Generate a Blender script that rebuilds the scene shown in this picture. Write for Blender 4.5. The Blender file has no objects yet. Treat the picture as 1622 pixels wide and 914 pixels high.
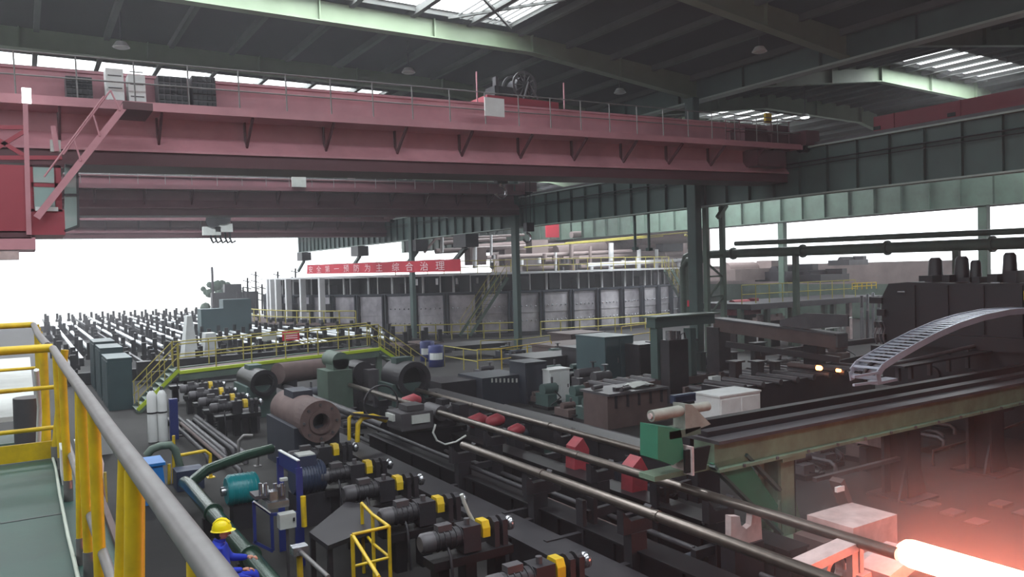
import bpy, math, random
from mathutils import Vector, Matrix
random.seed(7)
C = bpy.context.scene.collection
SC = bpy.context.scene
PI = math.pi
H = 5.3                                    # eye height above the mill floor

# ------------------------------------------------------------------ camera
FPX, CX, CY = 1242.13, 811.0, 457.0
MR = Matrix(((0.84767062, 0.0349467, -0.52937061),
             (-0.52982986, 0.00477939, -0.84809049),
             (-0.0271079, 0.99937775, 0.02256716)))      # camera axes in world
cam_d = bpy.data.cameras.new('camera'); cam = bpy.data.objects.new('camera', cam_d); C.objects.link(cam)
cam.matrix_world = Matrix.Translation((0, 0, H)) @ MR.to_4x4()
cam_d.sensor_width = 36; cam_d.lens = FPX * 36 / 1622
cam_d.clip_start = 0.05; cam_d.clip_end = 2000
SC.camera = cam
SC.view_settings.view_transform = 'Standard'; SC.view_settings.look = 'None'
SC.view_settings.gamma = 1; SC.view_settings.use_curve_mapping = False
SC.view_settings.exposure = 0.12
SC.cycles.max_bounces = 6; SC.cycles.diffuse_bounces = 3; SC.cycles.glossy_bounces = 3
SC.cycles.transmission_bounces = 4; SC.cycles.volume_bounces = 0
SC.cycles.sample_clamp_indirect = 6
SC.cycles.caustics_reflective = False; SC.cycles.caustics_refractive = False

# ------------------------------------------------------------------ sky and daylight
W = bpy.data.worlds.new('overcast_sky'); SC.world = W; W.use_nodes = True
bg = W.node_tree.nodes['Background']
bg.inputs[0].default_value = (0.93, 0.97, 1.0, 1); bg.inputs[1].default_value = 3.0

def area(name, loc, sx, sy, power, col=(0.92, 0.97, 1.0), rot=(0, 0, 0)):
    l = bpy.data.lights.new(name, 'AREA'); l.shape = 'RECTANGLE'; l.size = sx; l.size_y = sy
    l.energy = power; l.color = col
    o = bpy.data.objects.new(name, l); C.objects.link(o); o.location = loc; o.rotation_euler = rot
    return o
SKY1 = [(-4.5, -1.0), (6.5, 10.0), (21.4, 24.9), (36.6, 40.0), (51.6, 55.0), (57.5, 62.5), (66.6, 70.0), (73, 77.5), (81.6, 85.0), (88, 99)]   # Y ranges of the roof lights over the mill bay
for i, (a, b) in enumerate(SKY1):
    area('daylight_lamp', (4.9, (a + b) / 2, 14.55), 21.6, b - a - .1, (900, 1500, 2600, 2600, 2400, 3200, 2400, 3000, 2400, 6000)[i])
SKY2 = [(21.6, 24.6), (36.6, 40.0), (44.4, 47.6), (51.6, 55.0), (66.6, 70.0)]
for a, b in SKY2:
    area('daylight_lamp', (44.2, (a + b) / 2, 15.7), 9.0, b - a, 1400 if a < 40 else 3200)

# ------------------------------------------------------------------ pixel rays to world points (frame 1622 x 914)
def ray(px, py): return MR @ Vector(((px - CX) / FPX, -(py - CY) / FPX, -1.0))
def onz(px, py, z): r = ray(px, py); return Vector((0, 0, H)) + r * ((z - H) / r.z)
def onx(px, py, x): r = ray(px, py); return Vector((0, 0, H)) + r * (x / r.x)
def ony(px, py, y): r = ray(px, py); return Vector((0, 0, H)) + r * (y / r.y)

# ------------------------------------------------------------------ materials
def lin(c): return tuple(((v / 255) / 12.92 if v / 255 <= .04045 else ((v / 255 + .055) / 1.055) ** 2.4) for v in c)
def mat(name, c, rough=.6, metal=0., dirt=.35, dcol=None, scale=1.2, bump=.0, emit=None, es=1., alpha=1., trans=0.):
    m = bpy.data.materials.new(name); m.use_nodes = True; nt = m.node_tree; b = nt.nodes['Principled BSDF']
    c = lin(c); b.inputs['Roughness'].default_value = rough; b.inputs['Metallic'].default_value = metal
    if dirt > 0:
        tc = nt.nodes.new('ShaderNodeTexCoord'); no = nt.nodes.new('ShaderNodeTexNoise')
        no.inputs['Scale'].default_value = scale; no.inputs['Detail'].default_value = 5; no.inputs['Roughness'].default_value = .65
        geo = nt.nodes.new('ShaderNodeNewGeometry')
        nt.links.new(geo.outputs['Position'], no.inputs['Vector'])
        rp = nt.nodes.new('ShaderNodeValToRGB'); rp.color_ramp.elements[0].position = .35; rp.color_ramp.elements[1].position = .7
        rp.color_ramp.elements[0].color = (*c, 1)
        d = lin(dcol) if dcol else tuple(v * .45 for v in c)
        rp.color_ramp.elements[1].color = (*[c[i] * (1 - dirt) + d[i] * dirt for i in range(3)], 1)
        nt.links.new(no.outputs['Fac'], rp.inputs['Fac']); nt.links.new(rp.outputs['Color'], b.inputs['Base Color'])
        if bump:
            bp = nt.nodes.new('ShaderNodeBump'); bp.inputs['Strength'].default_value = bump; bp.inputs['Distance'].default_value = .02
            nt.links.new(no.outputs['Fac'], bp.inputs['Height']); nt.links.new(bp.outputs['Normal'], b.inputs['Normal'])
    else: b.inputs['Base Color'].default_value = (*c, 1)
    if emit: b.inputs['Emission Color'].default_value = (*emit, 1); b.inputs['Emission Strength'].default_value = es
    if trans: b.inputs['Transmission Weight'].default_value = trans
    if alpha < 1: b.inputs['Alpha'].default_value = alpha
    return m
M = {}
M['floor'] = mat('oily_concrete', (34, 32, 32), .8, 0, .8, (15, 15, 16), .7, .5)
M['ground'] = mat('pale_yard_concrete', (190, 190, 185), .9, 0, .3)
M['roof'] = mat('sooty_roof_sheet', (46, 46, 46), .85, 0, .5, (30, 28, 28), .3)
M['roof2'] = mat('corrugated_roof_sheet', (74, 70, 66), .8, 0, .5, None, .3)
M['purlin'] = mat('roof_purlin_steel', (80, 82, 80), .8, 0, .4)
M['rafter'] = mat('pale_green_steel', (124, 142, 116), .6, 0, .35, (76, 84, 72), .5)
M['green'] = mat('dark_green_steel', (66, 88, 84), .55, 0, .45, (40, 46, 46), .6)
M['greenl'] = mat('lit_edge_steel', (150, 165, 158), .5, 0, .3)  # paler than the girder green, paints the light catching the flange edges
M['green2'] = mat('grey_green_steel', (88, 108, 96), .55, 0, .5, (54, 56, 52), 1.1)
M['vgreen'] = mat('fresh_green_paint', (54, 120, 94), .5, 0, .4, (40, 74, 60), 1.5)
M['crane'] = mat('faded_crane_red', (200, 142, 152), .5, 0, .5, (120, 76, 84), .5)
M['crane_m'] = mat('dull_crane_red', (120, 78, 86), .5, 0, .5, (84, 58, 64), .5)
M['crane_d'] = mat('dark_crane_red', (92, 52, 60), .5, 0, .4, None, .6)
M['crane_b'] = mat('bright_crane_red', (160, 62, 76), .45, 0, .3, None, .6)
M['dark'] = mat('black_greasy_steel', (33, 32, 36), .45, .3, .5, (24, 23, 26), 2)
M['black'] = mat('black_blue_casing', (15, 15, 23), .5, .1, .4)
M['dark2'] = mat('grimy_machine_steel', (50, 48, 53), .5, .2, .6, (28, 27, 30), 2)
M['mid'] = mat('worn_grey_steel', (86, 84, 88), .5, .3, .5, (58, 54, 56), 2)
M['steel'] = mat('bright_steel', (190, 192, 198), .25, .9, .2)
M['pipe'] = mat('drawn_steel_bar', (118, 110, 104), .3, .75, .4, (64, 56, 50), 3)
M['tube'] = mat('pale_cooling_tube', (215, 220, 224), .35, .2, .2)
M['rust'] = mat('rusty_pink_casting', (104, 86, 84), .7, .1, .6, (70, 52, 50), 3, .3)
M['yellow'] = mat('safety_yellow', (222, 188, 26), .45, 0, .5, (130, 108, 40), 4)
M['yellow2'] = mat('dull_yellow_rail', (176, 164, 70), .6, 0, .4, (96, 90, 60), 2)
M['ygreen'] = mat('yellow_green_kerb', (176, 200, 40), .5, 0, .3)
M['rail'] = mat('worn_grey_handrail', (124, 122, 122), .45, .25, .45, (84, 80, 78), 6)
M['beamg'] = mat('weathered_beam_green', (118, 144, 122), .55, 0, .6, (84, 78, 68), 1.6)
M['glossg'] = mat('glossy_dark_green', (44, 74, 60), .22, .2, .4, (28, 40, 34), 2)
M['greyp'] = mat('pale_grey_paint', (150, 152, 144), .5, 0, .5, (90, 88, 82), 3)
M['deck'] = mat('green_painted_deck', (46, 78, 70), .5, 0, .6, (34, 46, 44), 1.3, .2)
M['white'] = mat('white_paint', (226, 230, 230), .5, 0, .25, (150, 146, 140), 2)
M['offw'] = mat('offwhite_enamel', (196, 200, 196), .5, 0, .3, (120, 116, 112), 2)
M['blue'] = mat('deep_blue_paint', (36, 50, 118), .45, 0, .3)
M['blue2'] = mat('motor_blue_grey', (50, 60, 84), .45, .1, .4)
M['bblue'] = mat('bright_blue_plastic', (30, 120, 200), .4, 0, .3)
M['teal'] = mat('teal_enamel', (10, 128, 136), .35, 0, .3)
M['cab'] = mat('blue_green_cabinet', (54, 78, 82), .5, 0, .35)
M['red'] = mat('red_guard_paint', (158, 56, 66), .55, 0, .6, (84, 36, 42), 3)
M['banner'] = mat('red_banner_cloth', (206, 44, 66), .8, 0, .15)
M['char'] = mat('banner_lettering', (250, 220, 225), .8, 0, 0)
M['clad'] = mat('silver_furnace_cladding', (206, 202, 208), .35, .4, .8, (104, 98, 108), .5, .6)
M['frame'] = mat('dark_blue_frame', (52, 56, 66), .5, .1, .4)
M['post'] = mat('white_grey_post', (206, 206, 208), .5, 0, .3)
M['duct'] = mat('dusty_pinkish_duct', (150, 134, 132), .6, .1, .5, (96, 84, 82), .6)
M['helmet'] = mat('yellow_helmet', (245, 225, 10), .3, 0, 0)
M['suit'] = mat('blue_workwear', (36, 60, 190), .85, 0, .25)
M['skin'] = mat('skin', (196, 140, 118), .6, 0, 0)
M['hair'] = mat('black_hair', (24, 20, 20), .8, 0, 0)
M['cable'] = mat('pale_cable', (176, 184, 172), .6, 0, .2)
M['chain'] = mat('silver_drag_chain', (196, 200, 214), .35, .5, .3)
M['glass'] = mat('cab_glass', (190, 220, 215), .1, 0, 0, alpha=.45)
M['pane'] = mat('frosted_roof_pane', (230, 235, 235), .6, 0, 0, emit=(.95, .98, 1.), es=2.0)  # emission stands in for the bright sky behind the glass
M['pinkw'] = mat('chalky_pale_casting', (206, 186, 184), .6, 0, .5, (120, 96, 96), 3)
M['hole'] = mat('bore_black', (8, 8, 9), .9, 0, 0)  # near black, puts the shade deep inside the bores into the colour
M['screen'] = mat('dark_window', (30, 36, 52), .2, 0, 0)
M['hot'] = mat('glowing_tube', (255, 190, 120), .6, 0, 0, emit=(1., .22, .13), es=42)
M['hot2'] = mat('glowing_billet', (255, 120, 60), .6, 0, 0, emit=(1., .30, .08), es=10)
M['lamp'] = mat('lamp_glass', (255, 255, 255), .4, 0, 0, emit=(1., 1., 1.), es=8)
M['scrap'] = mat('dusty_brown_steel', (96, 80, 78), .7, .1, .5, None, 2)

# ------------------------------------------------------------------ mesh builder
class MB:
    def __init__(s): s.v = []; s.f = []; s.sm = []
    def add(s, vs, fs, smooth=False):
        n = len(s.v); s.v += [tuple(v) for v in vs]; s.f += [tuple(i + n for i in f) for f in fs]; s.sm += [smooth] * len(fs); return s
    def hexa(s, a):      # 8 corners: bottom 4 ccw, top 4 ccw
        return s.add(a, [(3, 2, 1, 0), (4, 5, 6, 7), (0, 1, 5, 4), (1, 2, 6, 5), (2, 3, 7, 6), (3, 0, 4, 7)])
    def box(s, x0, x1, y0, y1, z0, z1):
        x0, x1 = min(x0, x1), max(x0, x1); y0, y1 = min(y0, y1), max(y0, y1); z0, z1 = min(z0, z1), max(z0, z1)
        return s.hexa([(x0, y0, z0), (x1, y0, z0), (x1, y1, z0), (x0, y1, z0), (x0, y0, z1), (x1, y0, z1), (x1, y1, z1), (x0, y1, z1)])
    def beam(s, p, q, w, h=None, up=(0, 0, 1)):
        p = Vector(p); q = Vector(q); h = h or w; d = (q - p).normalized(); u = Vector(up)
        if abs(d.dot(u)) > .98: u = Vector((0, 1, 0))
        sd = d.cross(u).normalized() * w / 2; uu = sd.cross(d).normalized() * h / 2
        return s.hexa([p - sd - uu, p + sd - uu, q + sd - uu, q - sd - uu, p - sd + uu, p + sd + uu, q + sd + uu, q - sd + uu])
    def tube(s, p, q, r, n=10, r2=None, cap=True):
        p = Vector(p); q = Vector(q); r2 = r if r2 is None else r2; d = (q - p).normalized()
        u = Vector((0, 0, 1)) if abs(d.z) < .9 else Vector((1, 0, 0)); a = d.cross(u).normalized(); b = d.cross(a)
        vs = []
        for c, rr in ((p, r), (q, r2)):
            for i in range(n): t = 2 * PI * i / n; vs.append(c + (a * math.cos(t) + b * math.sin(t)) * rr)
        s.add(vs, [(i, (i + 1) % n, n + (i + 1) % n, n + i) for i in range(n)], True)
        if cap: s.add(vs, [tuple(range(n))[::-1], tuple(range(n, 2 * n))])
        return s
    def path(s, pts, r, n=8):
        pts = [Vector(p) for p in pts]; rings = []
        a = None
        for k, p in enumerate(pts):
            d = (pts[min(k + 1, len(pts) - 1)] - pts[max(k - 1, 0)]).normalized()
            if a is None: u = Vector((0, 0, 1)) if abs(d.z) < .9 else Vector((1, 0, 0)); a = d.cross(u).normalized()
            else: a = (a - d * a.dot(d)).normalized()
            b = d.cross(a); rr = r[k] if isinstance(r, (list, tuple)) else r
            rings.append([p + (a * math.cos(2 * PI * i / n) + b * math.sin(2 * PI * i / n)) * rr for i in range(n)])
        vs = [v for g in rings for v in g]; fs = []
        for k in range(len(pts) - 1):
            for i in range(n): fs.append((k * n + i, k * n + (i + 1) % n, (k + 1) * n + (i + 1) % n, (k + 1) * n + i))
        s.add(vs, fs, True); s.add(vs, [tuple(range(n))[::-1], tuple(range(len(vs) - n, len(vs)))]); return s
    def ball(s, c, r, n=10, m=7, sq=(1, 1, 1)):
        c = Vector(c); vs = []; fs = []
        for j in range(m + 1):
            t = PI * j / m
            for i in range(n):
                f = 2 * PI * i / n; vs.append(c + Vector((r * sq[0] * math.sin(t) * math.cos(f), r * sq[1] * math.sin(t) * math.sin(f), r * sq[2] * math.cos(t))))
        for j in range(m):
            for i in range(n): fs.append((j * n + i, (j + 1) * n + i, (j + 1) * n + (i + 1) % n, j * n + (i + 1) % n))
        return s.add(vs, fs, True)
    def prism(s, poly, vec):
        vec = Vector(vec); n = len(poly); vs = [Vector(p) for p in poly] + [Vector(p) + vec for p in poly]
        return s.add(vs, [tuple(range(n))[::-1], tuple(range(n, 2 * n))] + [(i, (i + 1) % n, n + (i + 1) % n, n + i) for i in range(n)])
    def ring(s, c, ax, r0, r1, L, n=24):      # thick tube: outer r1, inner r0, length L along ax
        c = Vector(c); d = Vector(ax).normalized(); u = Vector((0, 0, 1)) if abs(d.z) < .9 else Vector((1, 0, 0)); a = d.cross(u).normalized(); b = d.cross(a)
        vs = []
        for (rr, o) in ((r1, 0), (r1, L), (r0, L), (r0, 0)):
            for i in range(n): t = 2 * PI * i / n; vs.append(c + d * o + (a * math.cos(t) + b * math.sin(t)) * rr)
        fs = []
        for k in range(4):
            for i in range(n): fs.append((k * n + i, k * n + (i + 1) % n, ((k + 1) % 4) * n + (i + 1) % n, ((k + 1) % 4) * n + i))
        return s.add(vs, fs, False)
    def ibeam(s, p, q, w, h, t=.03, up=(0, 0, 1)):   # p,q on the centre line
        p = Vector(p); q = Vector(q); d = (q - p).normalized(); u = Vector(up); sd = d.cross(u).normalized(); uu = sd.cross(d).normalized()
        s.beam(p, q, t, h, up); s.beam(p + uu * (h / 2 - t / 2), q + uu * (h / 2 - t / 2), w, t, up); s.beam(p - uu * (h / 2 - t / 2), q - uu * (h / 2 - t / 2), w, t, up); return s

def origin(o):
    v = Vector((0, 0, 0))
    while o: v += o.location; o = o.parent
    return v
def build(mb, name, m, parent=None, label=None, loc=None):
    og = origin(parent) if parent else (Vector(loc) if loc is not None else Vector((0, 0, 0)))
    me = bpy.data.meshes.new(name); me.from_pydata([tuple(Vector(v) - og) for v in mb.v], [], mb.f)
    me.polygons.foreach_set('use_smooth', mb.sm); me.materials.append(M[m] if isinstance(m, str) else m)
    o = bpy.data.objects.new(name, me); C.objects.link(o)
    if parent: o.parent = parent
    elif loc is not None: o.location = loc
    if label: o['label'] = label
    return o
def tag(o, label, cat, group=None, kind=None):
    o['label'] = label; o['category'] = cat
    if group: o['group'] = group
    if kind: o['kind'] = kind
    return o
def thing(name, label, cat, loc, group=None):
    o = bpy.data.objects.new(name, None); C.objects.link(o); o.location = loc; o.empty_display_size = .2
    return tag(o, label, cat, group)
def solo(mb, name, m, label, cat, group=None):
    xs = [v[0] for v in mb.v]; ys = [v[1] for v in mb.v]; zs = [v[2] for v in mb.v]
    o = build(mb, name, m, None, None, ((min(xs) + max(xs)) / 2, (min(ys) + max(ys)) / 2, min(zs)))
    return tag(o, label, cat, group)
def struct(mb, name, m): o = build(mb, name, m); o['kind'] = 'structure'; return o
def kids(o): return list(o.children)
def copy_tree(o, parent=None, loc=None):
    c = o.copy(); C.objects.link(c)
    if parent is not None: c.parent = parent; c.matrix_parent_inverse = o.matrix_parent_inverse
    if loc is not None: c.location = loc
    for ch in KIDS.get(o.name, kids(o)): copy_tree(ch, c)
    return c
KIDS = {}
def dup(root, loc, label=None, group=None):
    c = copy_tree(root, None, loc)
    if label: c['label'] = label
    if group: c['group'] = group
    return c
def part_copy(o, off):           # a copy of a part, moved, sharing its mesh
    c = o.copy(); C.objects.link(c); c.parent = o.parent; c.location = Vector(o.location) + Vector(off); return c
ORD = ['nearest', 'second nearest', 'third nearest', 'fourth nearest', 'fifth nearest', 'sixth nearest', 'seventh nearest', 'eighth nearest', 'ninth nearest', 'tenth nearest', 'eleventh nearest', 'twelfth nearest', 'thirteenth nearest', 'fourteenth nearest']
def V(*a): return Vector(a)

def railing(label, pts, h=1.05, step=1.5, m='yellow2', r=.025, mids=1, toe=None, group=None, ends=True, name='guard_railing'):
    pts = [Vector(p) for p in pts]; root = thing(name, label, 'railing', tuple(pts[0]), group)
    for j in range(mids + 1):
        hh = h * (j + 1) / (mids + 1)
        build(MB().path([p + V(0, 0, hh) for p in pts], r, 6) if len(pts) > 1 else MB(), 'rail', m, root)
    if toe: 
        mb = MB()
        for a, b in zip(pts, pts[1:]): mb.beam(a + V(0, 0, toe / 2), b + V(0, 0, toe / 2), .015, toe)
        build(mb, 'toe_board', m, root)
    for k, (a, b) in enumerate(zip(pts, pts[1:])):
        n = max(1, round((b - a).length / step))
        for i in range(n + (1 if k == len(pts) - 2 else 0)):
            p = a.lerp(b, i / n); build(MB().tube(p, p + V(0, 0, h), r, 6), 'post', m, root)
    return root
def stair(label, a, b, w, m='green2', steps=10, mr='yellow2', side=V(1, 0, 0), h=.95, lean=None):
    a = Vector(a); b = Vector(b); root = thing('metal_stair', label, 'stairs', tuple(a)); side = side.normalized() * w
    for s in (V(0, 0, 0), side):
        build(MB().beam(a + s, b + s, .05, .22), 'stringer', m, root)
        build(MB().tube(a + s + V(0, 0, h), b + s + V(0, 0, h), .022, 6), 'handrail', mr, root)
        build(MB().tube(a + s + V(0, 0, h / 2), b + s + V(0, 0, h / 2), .018, 6), 'handrail', mr, root)
        for i in range(4):
            p = (a + s).lerp(b + s, (i + .1) / 3.2); build(MB().tube(p, p + V(0, 0, h), .02, 6), 'post', mr, root)
    for i in range(steps):
        p = a.lerp(b, (i + .5) / steps); d = V(b.x - a.x, b.y - a.y, 0).normalized() * .13
        build(MB().hexa([p - d, p + d, p + d + side, p - d + side, p - d + V(0, 0, .03), p + d + V(0, 0, .03), p + d + side + V(0, 0, .03), p - d + side + V(0, 0, .03)]), 'tread', m, root)
    return root

# ================================================================== SETTING
f_ = struct(MB().box(-10, 67, -8, 112, -.3, 0), 'floor', 'floor')
g_ = struct(MB().box(-200, 400, -200, 500, -.6, -.32), 'trim_1', 'ground')
# walls: left wall out of view, its high gap shaped to admit daylight, back wall, right wall with a long open band
wl = struct(MB().box(-9.3, -9, -8, 112, 0, 8), 'wall_left', 'roof2'); build(MB().box(-9.3, -9, -8, 112, 12.4, 14.6), 'upper_sheet', 'roof2', wl)
wb = struct(MB().box(-9.3, 67, -8.3, -8, 0, 17.5), 'wall_back', 'roof2')
wr = struct(MB().box(66, 66.3, -8, 112, 0, 3.2), 'wall_right', 'green2'); build(MB().box(66, 66.3, 36, 112, 3.2, 5.2), 'lower_sheet', 'duct', wr); build(MB().box(66, 66.3, 63.5, 112, 5.2, 9.4), 'closed_sheet', 'duct', wr)
build(MB().box(66, 66.3, -8, 112, 9.4, 13.2), 'upper_sheet', 'roof2', wr)
wf = struct(MB().box(26, 66, 112, 112.3, 11.8, 16), 'wall_far', 'roof2')

# ceiling of the mill bay: level part with roof lights, falling edge strip, purlins, dark sheets
ce = struct(MB().prism([(15.9, -8, 14.55), (26.4, -8, 13.65), (26.4, -8, 13.8), (15.9, -8, 14.7)], (0, 120, 0)), 'ceiling', 'roof')
build(MB().box(-9.3, -6.1, -8, 112, 14.55, 14.7), 'roof_sheet', 'roof', ce)
ys = [-8] + [v for r in SKY1 for v in r] + [112]
for a, b in zip(ys[::2], ys[1::2]): build(MB().box(-6.1, 15.9, a, b, 14.55, 14.7), 'roof_sheet', 'roof', ce)
for i in range(15):
    x = -6 + 2.25 * i; z = 14.45 if x < 16 else 14.45 - (x - 15.9) * .0857
    build(MB().box(x - .09, x + .09, -8, 112, z - .14, z + .1), 'purlin', 'purlin', ce)
for i, (a, b) in enumerate(SKY1[2:]):
    w = struct(MB().box(-6.1, 15.9, a - .06, a, 14.4, 14.55).box(-6.1, 15.9, b, b + .06, 14.4, 14.55).box(15.84, 15.9, a, b, 14.4, 14.55), 'window_%d' % (i + 1), 'purlin')
    for k in range(10):
        x = -6 + 2.25 * k; build(MB().box(x + .05, x + 2.2, a, b, 14.6, 14.62), 'pane', 'pane', w)
    if i == 0:      # broken, grid-like last pane
        for k in range(9): build(MB().box(13.4 + k * .27, 13.43 + k * .27, a, b, 14.38, 14.42), 'glazing_bar', 'purlin', w)
        build(MB().beam((12, a, 14.35), (15.8, b, 14.35), .09), 'glazing_bar', 'purlin', w)
        build(MB().beam((13.2, b, 14.35), (15.8, a, 14.35), .09), 'glazing_bar', 'purlin', w)

# ceiling of the furnace bay: shallow gable, corrugated underside
prof = [(26.4, 13.9), (39.5, 15.9), (49, 15.9), (57.2, 14.4)]
ys2 = [-8] + [v for r in SKY2 for v in r] + [112]
def roofstrip(x0, z0, x1, z1, y0, y1): return MB().prism([(x0, y0, z0), (x1, y0, z1), (x1, y0, z1 + .1), (x0, y0, z0 + .1)], (0, y1 - y0, 0))
c2 = struct(roofstrip(26.4, 13.9, 39.5, 15.9, -8, 112), 'ceiling_furnace_bay', 'roof2')
build(roofstrip(49, 15.9, 66.3, 13.0, -8, 112), 'roof_sheet', 'roof2', c2)
for a, b in zip(ys2[::2], ys2[1::2]): build(roofstrip(39.5, 15.9, 49, 15.9, a, b), 'roof_sheet', 'roof2', c2)
for i in range(21):
    x = 27 + i * 1.5
    z = 13.9 + (x - 26.4) * .1527 if x < 39.5 else (15.9 if x < 49 else 15.9 - (x - 49) * .183)
    build(MB().box(x - .07, x + .07, -8, 112, z - .22, z + .02), 'purlin', 'purlin', c2)
for i, (a, b) in enumerate(SKY2):
    w = struct(MB().box(39.5, 49, a - .06, a, 15.75, 15.95).box(39.5, 49, b, b + .06, 15.75, 15.95), 'window_%d' % (i + 9), 'purlin')
    for k in range(6): build(MB().box(39.5 + k * 1.58, 41 + k * 1.58, a, b, 15.96, 15.98), 'pane', 'pane', w)

# ---------------------------------------------------------------- portal rafters
def rafter(y, prof_b, prof_t, label, group, m='rafter', fl=.4):
    root = thing('roof_rafter', label, 'rafter', (prof_b[0][0], y, prof_b[0][1]), group)
    mb = MB(); pb = [V(x, y - .05, z) for x, z in prof_b]; pt = [V(x, y - .05, z) for x, z in prof_t]
    for k in range(len(pb) - 1): mb.prism([pb[k], pb[k + 1], pt[k + 1], pt[k]], (0, .1, 0))
    build(mb, 'web', m, root)
    fb = MB()
    for k in range(len(pb) - 1): fb.beam(pb[k] + V(0, .05, 0), pb[k + 1] + V(0, .05, 0), fl, .04)
    build(fb, 'bottom_flange', m, root)
    for k in range(len(pb) - 1):
        n = max(1, int((pb[k + 1].x - pb[k].x) / 4))
        for i in range(n):
            p = pb[k].lerp(pb[k + 1], i / n); q = pt[k].lerp(pt[k + 1], i / n)
            build(MB().box(p.x - .02, p.x + .02, y - .2, y + .2, p.z, q.z), 'stiffener', m, root)
    return root
RY = [2.9, 10.4, 17.9, 25.4, 33.0, 40.4, 48.0, 55.4, 63.0, 70.4, 78.0, 85.4, 93.0, 100.4]
B1 = [(-9, 13.2), (-4, 13.7), (17, 13.7), (25.8, 12.75)]; T1 = [(-9, 14.4), (-4, 14.45), (17, 14.35), (25.8, 13.7)]
for i, y in enumerate(RY[2:]):
    rafter(y, B1, T1, '%s green roof rafter across the crane bay, behind the camera side' % ORD[i] if i == 0 else '%s green roof rafter spanning the crane bay' % ORD[i], 'rafters over the crane bay')
B2 = [(26.2, 13.1), (31, 13.85), (39.5, 14.95), (49, 14.8), (56.8, 13.2)]; T2 = [(26.2, 13.9), (31, 14.55), (39.5, 15.85), (49, 15.85), (56.8, 14.4)]
for i, y in enumerate(RY[1:]):
    rafter(y, B2, T2, '%s arched pale green rafter over the furnace bay' % ORD[i], 'rafters over the furnace bay', fl=.34)

# ---------------------------------------------------------------- column line x = 26 : columns, eaves beam, crane runway girder
eb = thing('eaves_beam', 'deep dark green eaves beam running above the crane runway girder', 'beam', (26, 0, 12.7))
build(MB().box(25.95, 26.05, 2, 100, 12.7, 15.8), 'web', 'green', eb)
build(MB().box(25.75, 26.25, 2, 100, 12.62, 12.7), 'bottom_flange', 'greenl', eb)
st = build(MB().box(25.8, 26.2, 4.0, 4.05, 12.7, 15.8), 'stiffener', 'green', eb)
for i in range(1, 26): part_copy(st, (0, i * 3.75, 0))
def column(x, y, z1, label, z0=0, w=.36, d=.5, m='green', group='steel columns of the crane bay'):
    root = thing('steel_column', label, 'column', (x, y, z0), group)
    build(MB().box(x - .02, x + .02, y - d / 2, y + d / 2, z0, z1), 'web', m, root)
    for s in (-1, 1): build(MB().box(x - w / 2, x + w / 2, y + s * d / 2 - .02, y + s * d / 2 + .02, z0, z1), 'flange', m, root)
    for s in (-1, 1): build(MB().box(x + s * w / 2 - .02, x + s * w / 2 + .02, y - d / 2, y + d / 2, z0, z1), 'side_plate', m, root)
    build(MB().box(x - w * .9, x + w * .9, y - d * .8, y + d * .8, z0, z0 + .05), 'base_plate', m, root)
    return root
for i, y in enumerate((10.4, 25.4, 40.4, 55.4)):
    column(25.55, y, 12.75, '%s dark green steel column of the crane runway' % ORD[i], w=.34 if i < 2 else .24)
rg = thing('crane_runway_girder', 'long dark green crane runway girder with close vertical stiffeners', 'girder', (26, 1, 7.95))
build(MB().box(25.98, 26.02, 1, 86, 7.95, 9.75), 'web', 'green', rg)
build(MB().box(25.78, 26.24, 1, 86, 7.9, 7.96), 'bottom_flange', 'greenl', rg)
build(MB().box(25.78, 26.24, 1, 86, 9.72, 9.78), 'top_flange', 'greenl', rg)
build(MB().box(25.95, 26.05, 1, 86, 9.78, 9.92), 'crane_rail', 'mid', rg)
st = build(MB().box(25.82, 26.2, 1.3, 1.33, 7.96, 9.72), 'stiffener', 'green', rg)
for i in range(1, 68): part_copy(st, (0, i * 1.25, 0))
build(MB().tube((25.8, 1, 9.2), (25.8, 86, 9.2), .03, 6).tube((25.8, 1, 9.05), (25.8, 86, 9.05), .02, 6), 'conductor_cable', 'dark', rg)
for i, y in enumerate((47.5, 55.4, 67.5, 84)):
    b = thing('girder_bracket', '%s dark steel bracket hanging under the runway girder' % ORD[i], 'bracket', (26, y, 6.9), 'brackets under the runway girder')
    build(MB().box(25.5, 26.5, y - .9, y + .9, 7.0, 7.88), 'bracket_box', 'dark2', b); build(MB().beam((26, y, 7), (26, y + 2.2, 5.9), .25), 'strut', 'green', b)
for i, px in enumerate((1005, 1027)):
    a = onx(px, 338, 26.3); solo(MB().tube(a + V(0, 0, .15), a - V(0, 0, 1.75), .07, 8).box(a.x - .12, a.x + .12, a.y - .12, a.y + .12, a.z - 1.85, a.z - 1.7), 'hanger_rod', 'green', ('left dark hanger rod below the runway girder', 'right dark hanger rod below the runway girder')[i], 'rod', 'hanger rods under the runway girder')
# second runway, far side of furnace bay
r2 = thing('crane_runway_girder', 'far grey green runway girder above the bright window band', 'girder', (50, 2, 8.5))
build(MB().box(49.97, 50.03, 2, 112, 8.55, 11.4), 'web', 'green2', r2)
build(MB().box(49.7, 50.3, 2, 112, 8.5, 8.56), 'bottom_flange', 'green2', r2)
st = build(MB().box(49.75, 50.25, 3.3, 3.34, 8.56, 11.4), 'stiffener', 'green2', r2)
for i in range(1, 56): part_copy(st, (0, i * 1.95, 0))
for i, y in enumerate((10.4, 25.4, 40.4)): column(50.0, y, 8.5, '%s slim column under the far runway girder' % ORD[i], w=.4, m='green2', group='columns of the far runway')
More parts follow.
